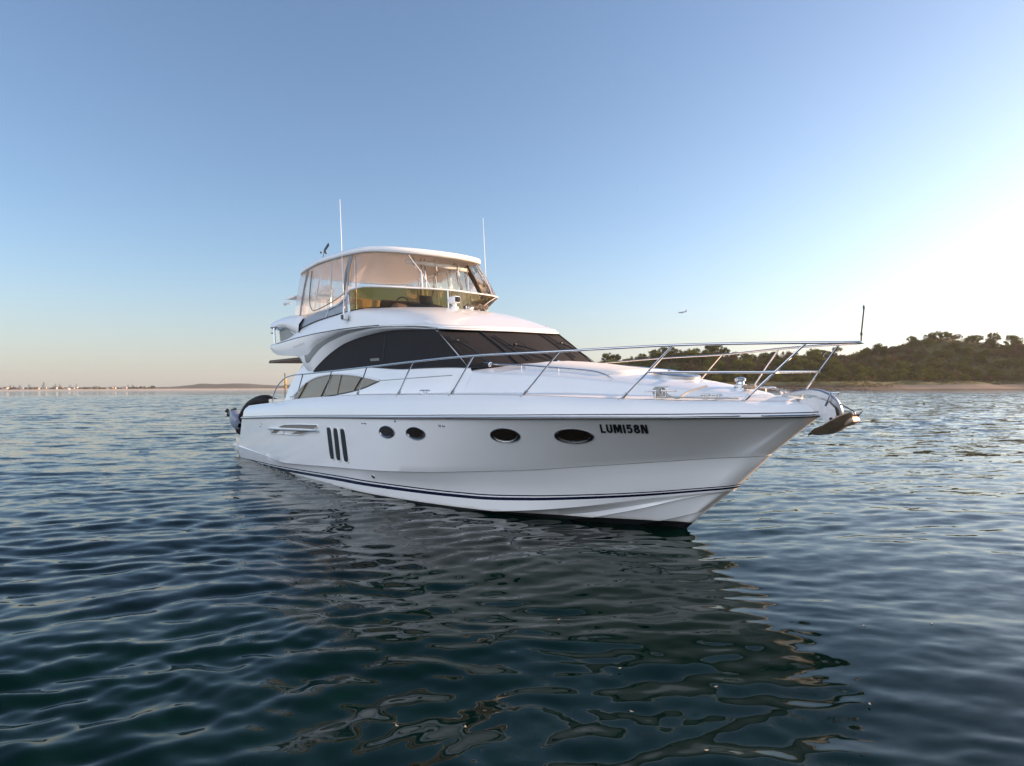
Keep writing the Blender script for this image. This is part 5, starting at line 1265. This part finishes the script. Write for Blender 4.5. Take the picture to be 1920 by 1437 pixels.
for k, px in enumerate((19, 25, 36, 38, 54, 57, 79, 82, 100, 104, 112, 130, 133, 143, 240, 248, -25, -60)):
    big = px == 82; Y = FY + rng.uniform(90, 140); X = fx(px, Y); s = 1.6 if big else rng.uniform(.85, 1.25)
    place_tree(X, Y, (pine_me[k % 2], pt_me, 0, 'pine'), s, 'tallest tiered dark pine above the houses on the far shore' if big else 'dark tiered pine rising among the houses on the far shore', 'pine tree', None if big else 'dark pines on the far shore', "norfolk_pine".replace("norfolk_", "tiered_"), 1.0, z=far_h(X, Y) - 1)
for k in range(84):
    px = -60 + 350 * (k + rng.random()) / 84; Y = FY + rng.uniform(66, 190); X = fx(px, Y)
    place_tree(X, Y, KINDS[rng.randrange(5)], rng.uniform(1.2, 2.3), 'dark rounded tree among the houses behind the far beach', 'tree', 'rounded trees behind the far beach', "rounded_tree", rng.uniform(.6, .9), z=far_h(X, Y) - 2)

# ------------------------------------------------------------------ airliner, bird, floating leaves
aer = empty("airliner", (624, 2400, 279)); aer.rotation_euler = (0, R(6), R(168)); tag(aer, 'small twin engined passenger jet flying low in the pale sky', 'airplane')
bm = NB(); lathe(bm, [(.1, 15), (1.0, 14.2), (1.7, 12.5), (1.95, 10), (1.95, -6), (1.4, -11), (.5, -15), (.2, -15.5)], Matrix.Rotation(R(90), 4, 'Y'), 14)
M['alu'] = mat('airliner_paint', (.30, .31, .33), .35)
obj("fuselage", bm, M['alu'], aer)
for s in (-1, 1):
    bm = NB(); grid(bm, [[Vector((4, s * 1.5, -.8)), Vector((-2.5, s * 1.5, -.8))], [Vector((-2.5, s * 14.5, .9)), Vector((-4, s * 14.5, .9))]]); bmesh.ops.solidify(bm, geom=bm.faces[:], thickness=.35); obj("wing", bm, M['alu'], aer, smooth=False)
    bm = NB(); grid(bm, [[Vector((-11.5, s * .8, .6)), Vector((-14.5, s * .8, .6))], [Vector((-14.3, s * 5.5, 1.0)), Vector((-15.8, s * 5.5, 1.0))]]); bmesh.ops.solidify(bm, geom=bm.faces[:], thickness=.25); obj("tailplane", bm, M['alu'], aer, smooth=False)
    bm = NB(); lathe(bm, [(.5, -1.8), (1.0, -.8), (1.1, 1.2), (.9, 1.8)], Matrix.Translation((2.8, s * 5, -1.9)) @ Matrix.Rotation(R(90), 4, 'Y'), 12); obj("engine", bm, M['alu'], aer)
bm = NB(); grid(bm, [[Vector((-10, 0, 1.4)), Vector((-15, 0, 1.0))], [Vector((-14.4, 0, 8)), Vector((-16.6, 0, 8))]]); bmesh.ops.solidify(bm, geom=bm.faces[:], thickness=.4); obj("tail_fin", bm, M['alu'], aer, smooth=False)

bd = empty("floating_bird", ((1733 - 960) / 1230 * 80, 80, .0), R(200)); tag(bd, 'small dark water bird floating alone off the bow to the right', 'bird')
bm = NB(); lathe(bm, [(.01, -.2), (.05, -.17), (.10, -.05), (.095, .08), (.05, .16), (.01, .18)], Matrix.Translation((0, 0, .05)) @ Matrix.Rotation(R(90), 4, 'Y'), 12)
tube(bm, smooth_path([(.11, 0, .08), (.16, 0, .17), (.18, 0, .23)], 4), .032, 8); lathe(bm, [(.01, -.05), (.042, -.02), (.04, .02), (.012, .05), (.004, .10)], Matrix.Translation((.19, 0, .25)) @ Matrix.Rotation(R(90), 4, 'Y'), 10)
obj("body", bm, M['rubber'], bd)
rng = random.Random(2)
lf_m = mat('dry_leaf', (.34, .29, .20), .7)
for px, py in ((742, 1366), (1182, 1339), (1322, 1412), (1160, 1257), (870, 1368), (1628, 1325), (1745, 1173), (1618, 1177), (1046, 1165), (1340, 1292)):
    Y = CAM_H * 1230 / (py - 729 + .004 * (px - 960)); X = (px - 960) / 1230 * Y
    bm = NB(); grid(bm, [[Vector((.015 * u, .008 * v * (1 - u * u * .9), .006 + .004 * u * u - .002 * v * v)) for u in (-1, -.5, 0, .5, 1)] for v in (-1, 0, 1)]); bmesh.ops.solidify(bm, geom=bm.faces[:], thickness=.003)
    lf = obj("floating_leaf", bm, lf_m, None); lf.location = (X, Y, .012); lf.rotation_euler = (0, 0, rng.uniform(0, 6)); tag(lf, 'tiny pale dry leaf floating on the dark water in the foreground', 'leaf', 'leaves floating on the water')

# ------------------------------------------------------------------ the hazy air over the bay
bm = NB(); box(bm, Vector((0, 2000, 60)), (9000, 6400, 138))
hm = bpy.data.materials.new("haze"); hm.use_nodes = True; hm.node_tree.nodes.clear()
ho_ = hm.node_tree.nodes.new("ShaderNodeOutputMaterial"); pv = hm.node_tree.nodes.new("ShaderNodeVolumePrincipled")
pv.inputs["Color"].default_value = (.86, .84, .84, 1); pv.inputs["Density"].default_value = .00006; pv.inputs["Anisotropy"].default_value = .35
hm.node_tree.links.new(pv.outputs[0], ho_.inputs["Volume"])
hz_o = obj("haze", bm, hm, None, smooth=False); tag(hz_o, 'thin pale haze over the water', 'haze', None, 'stuff')
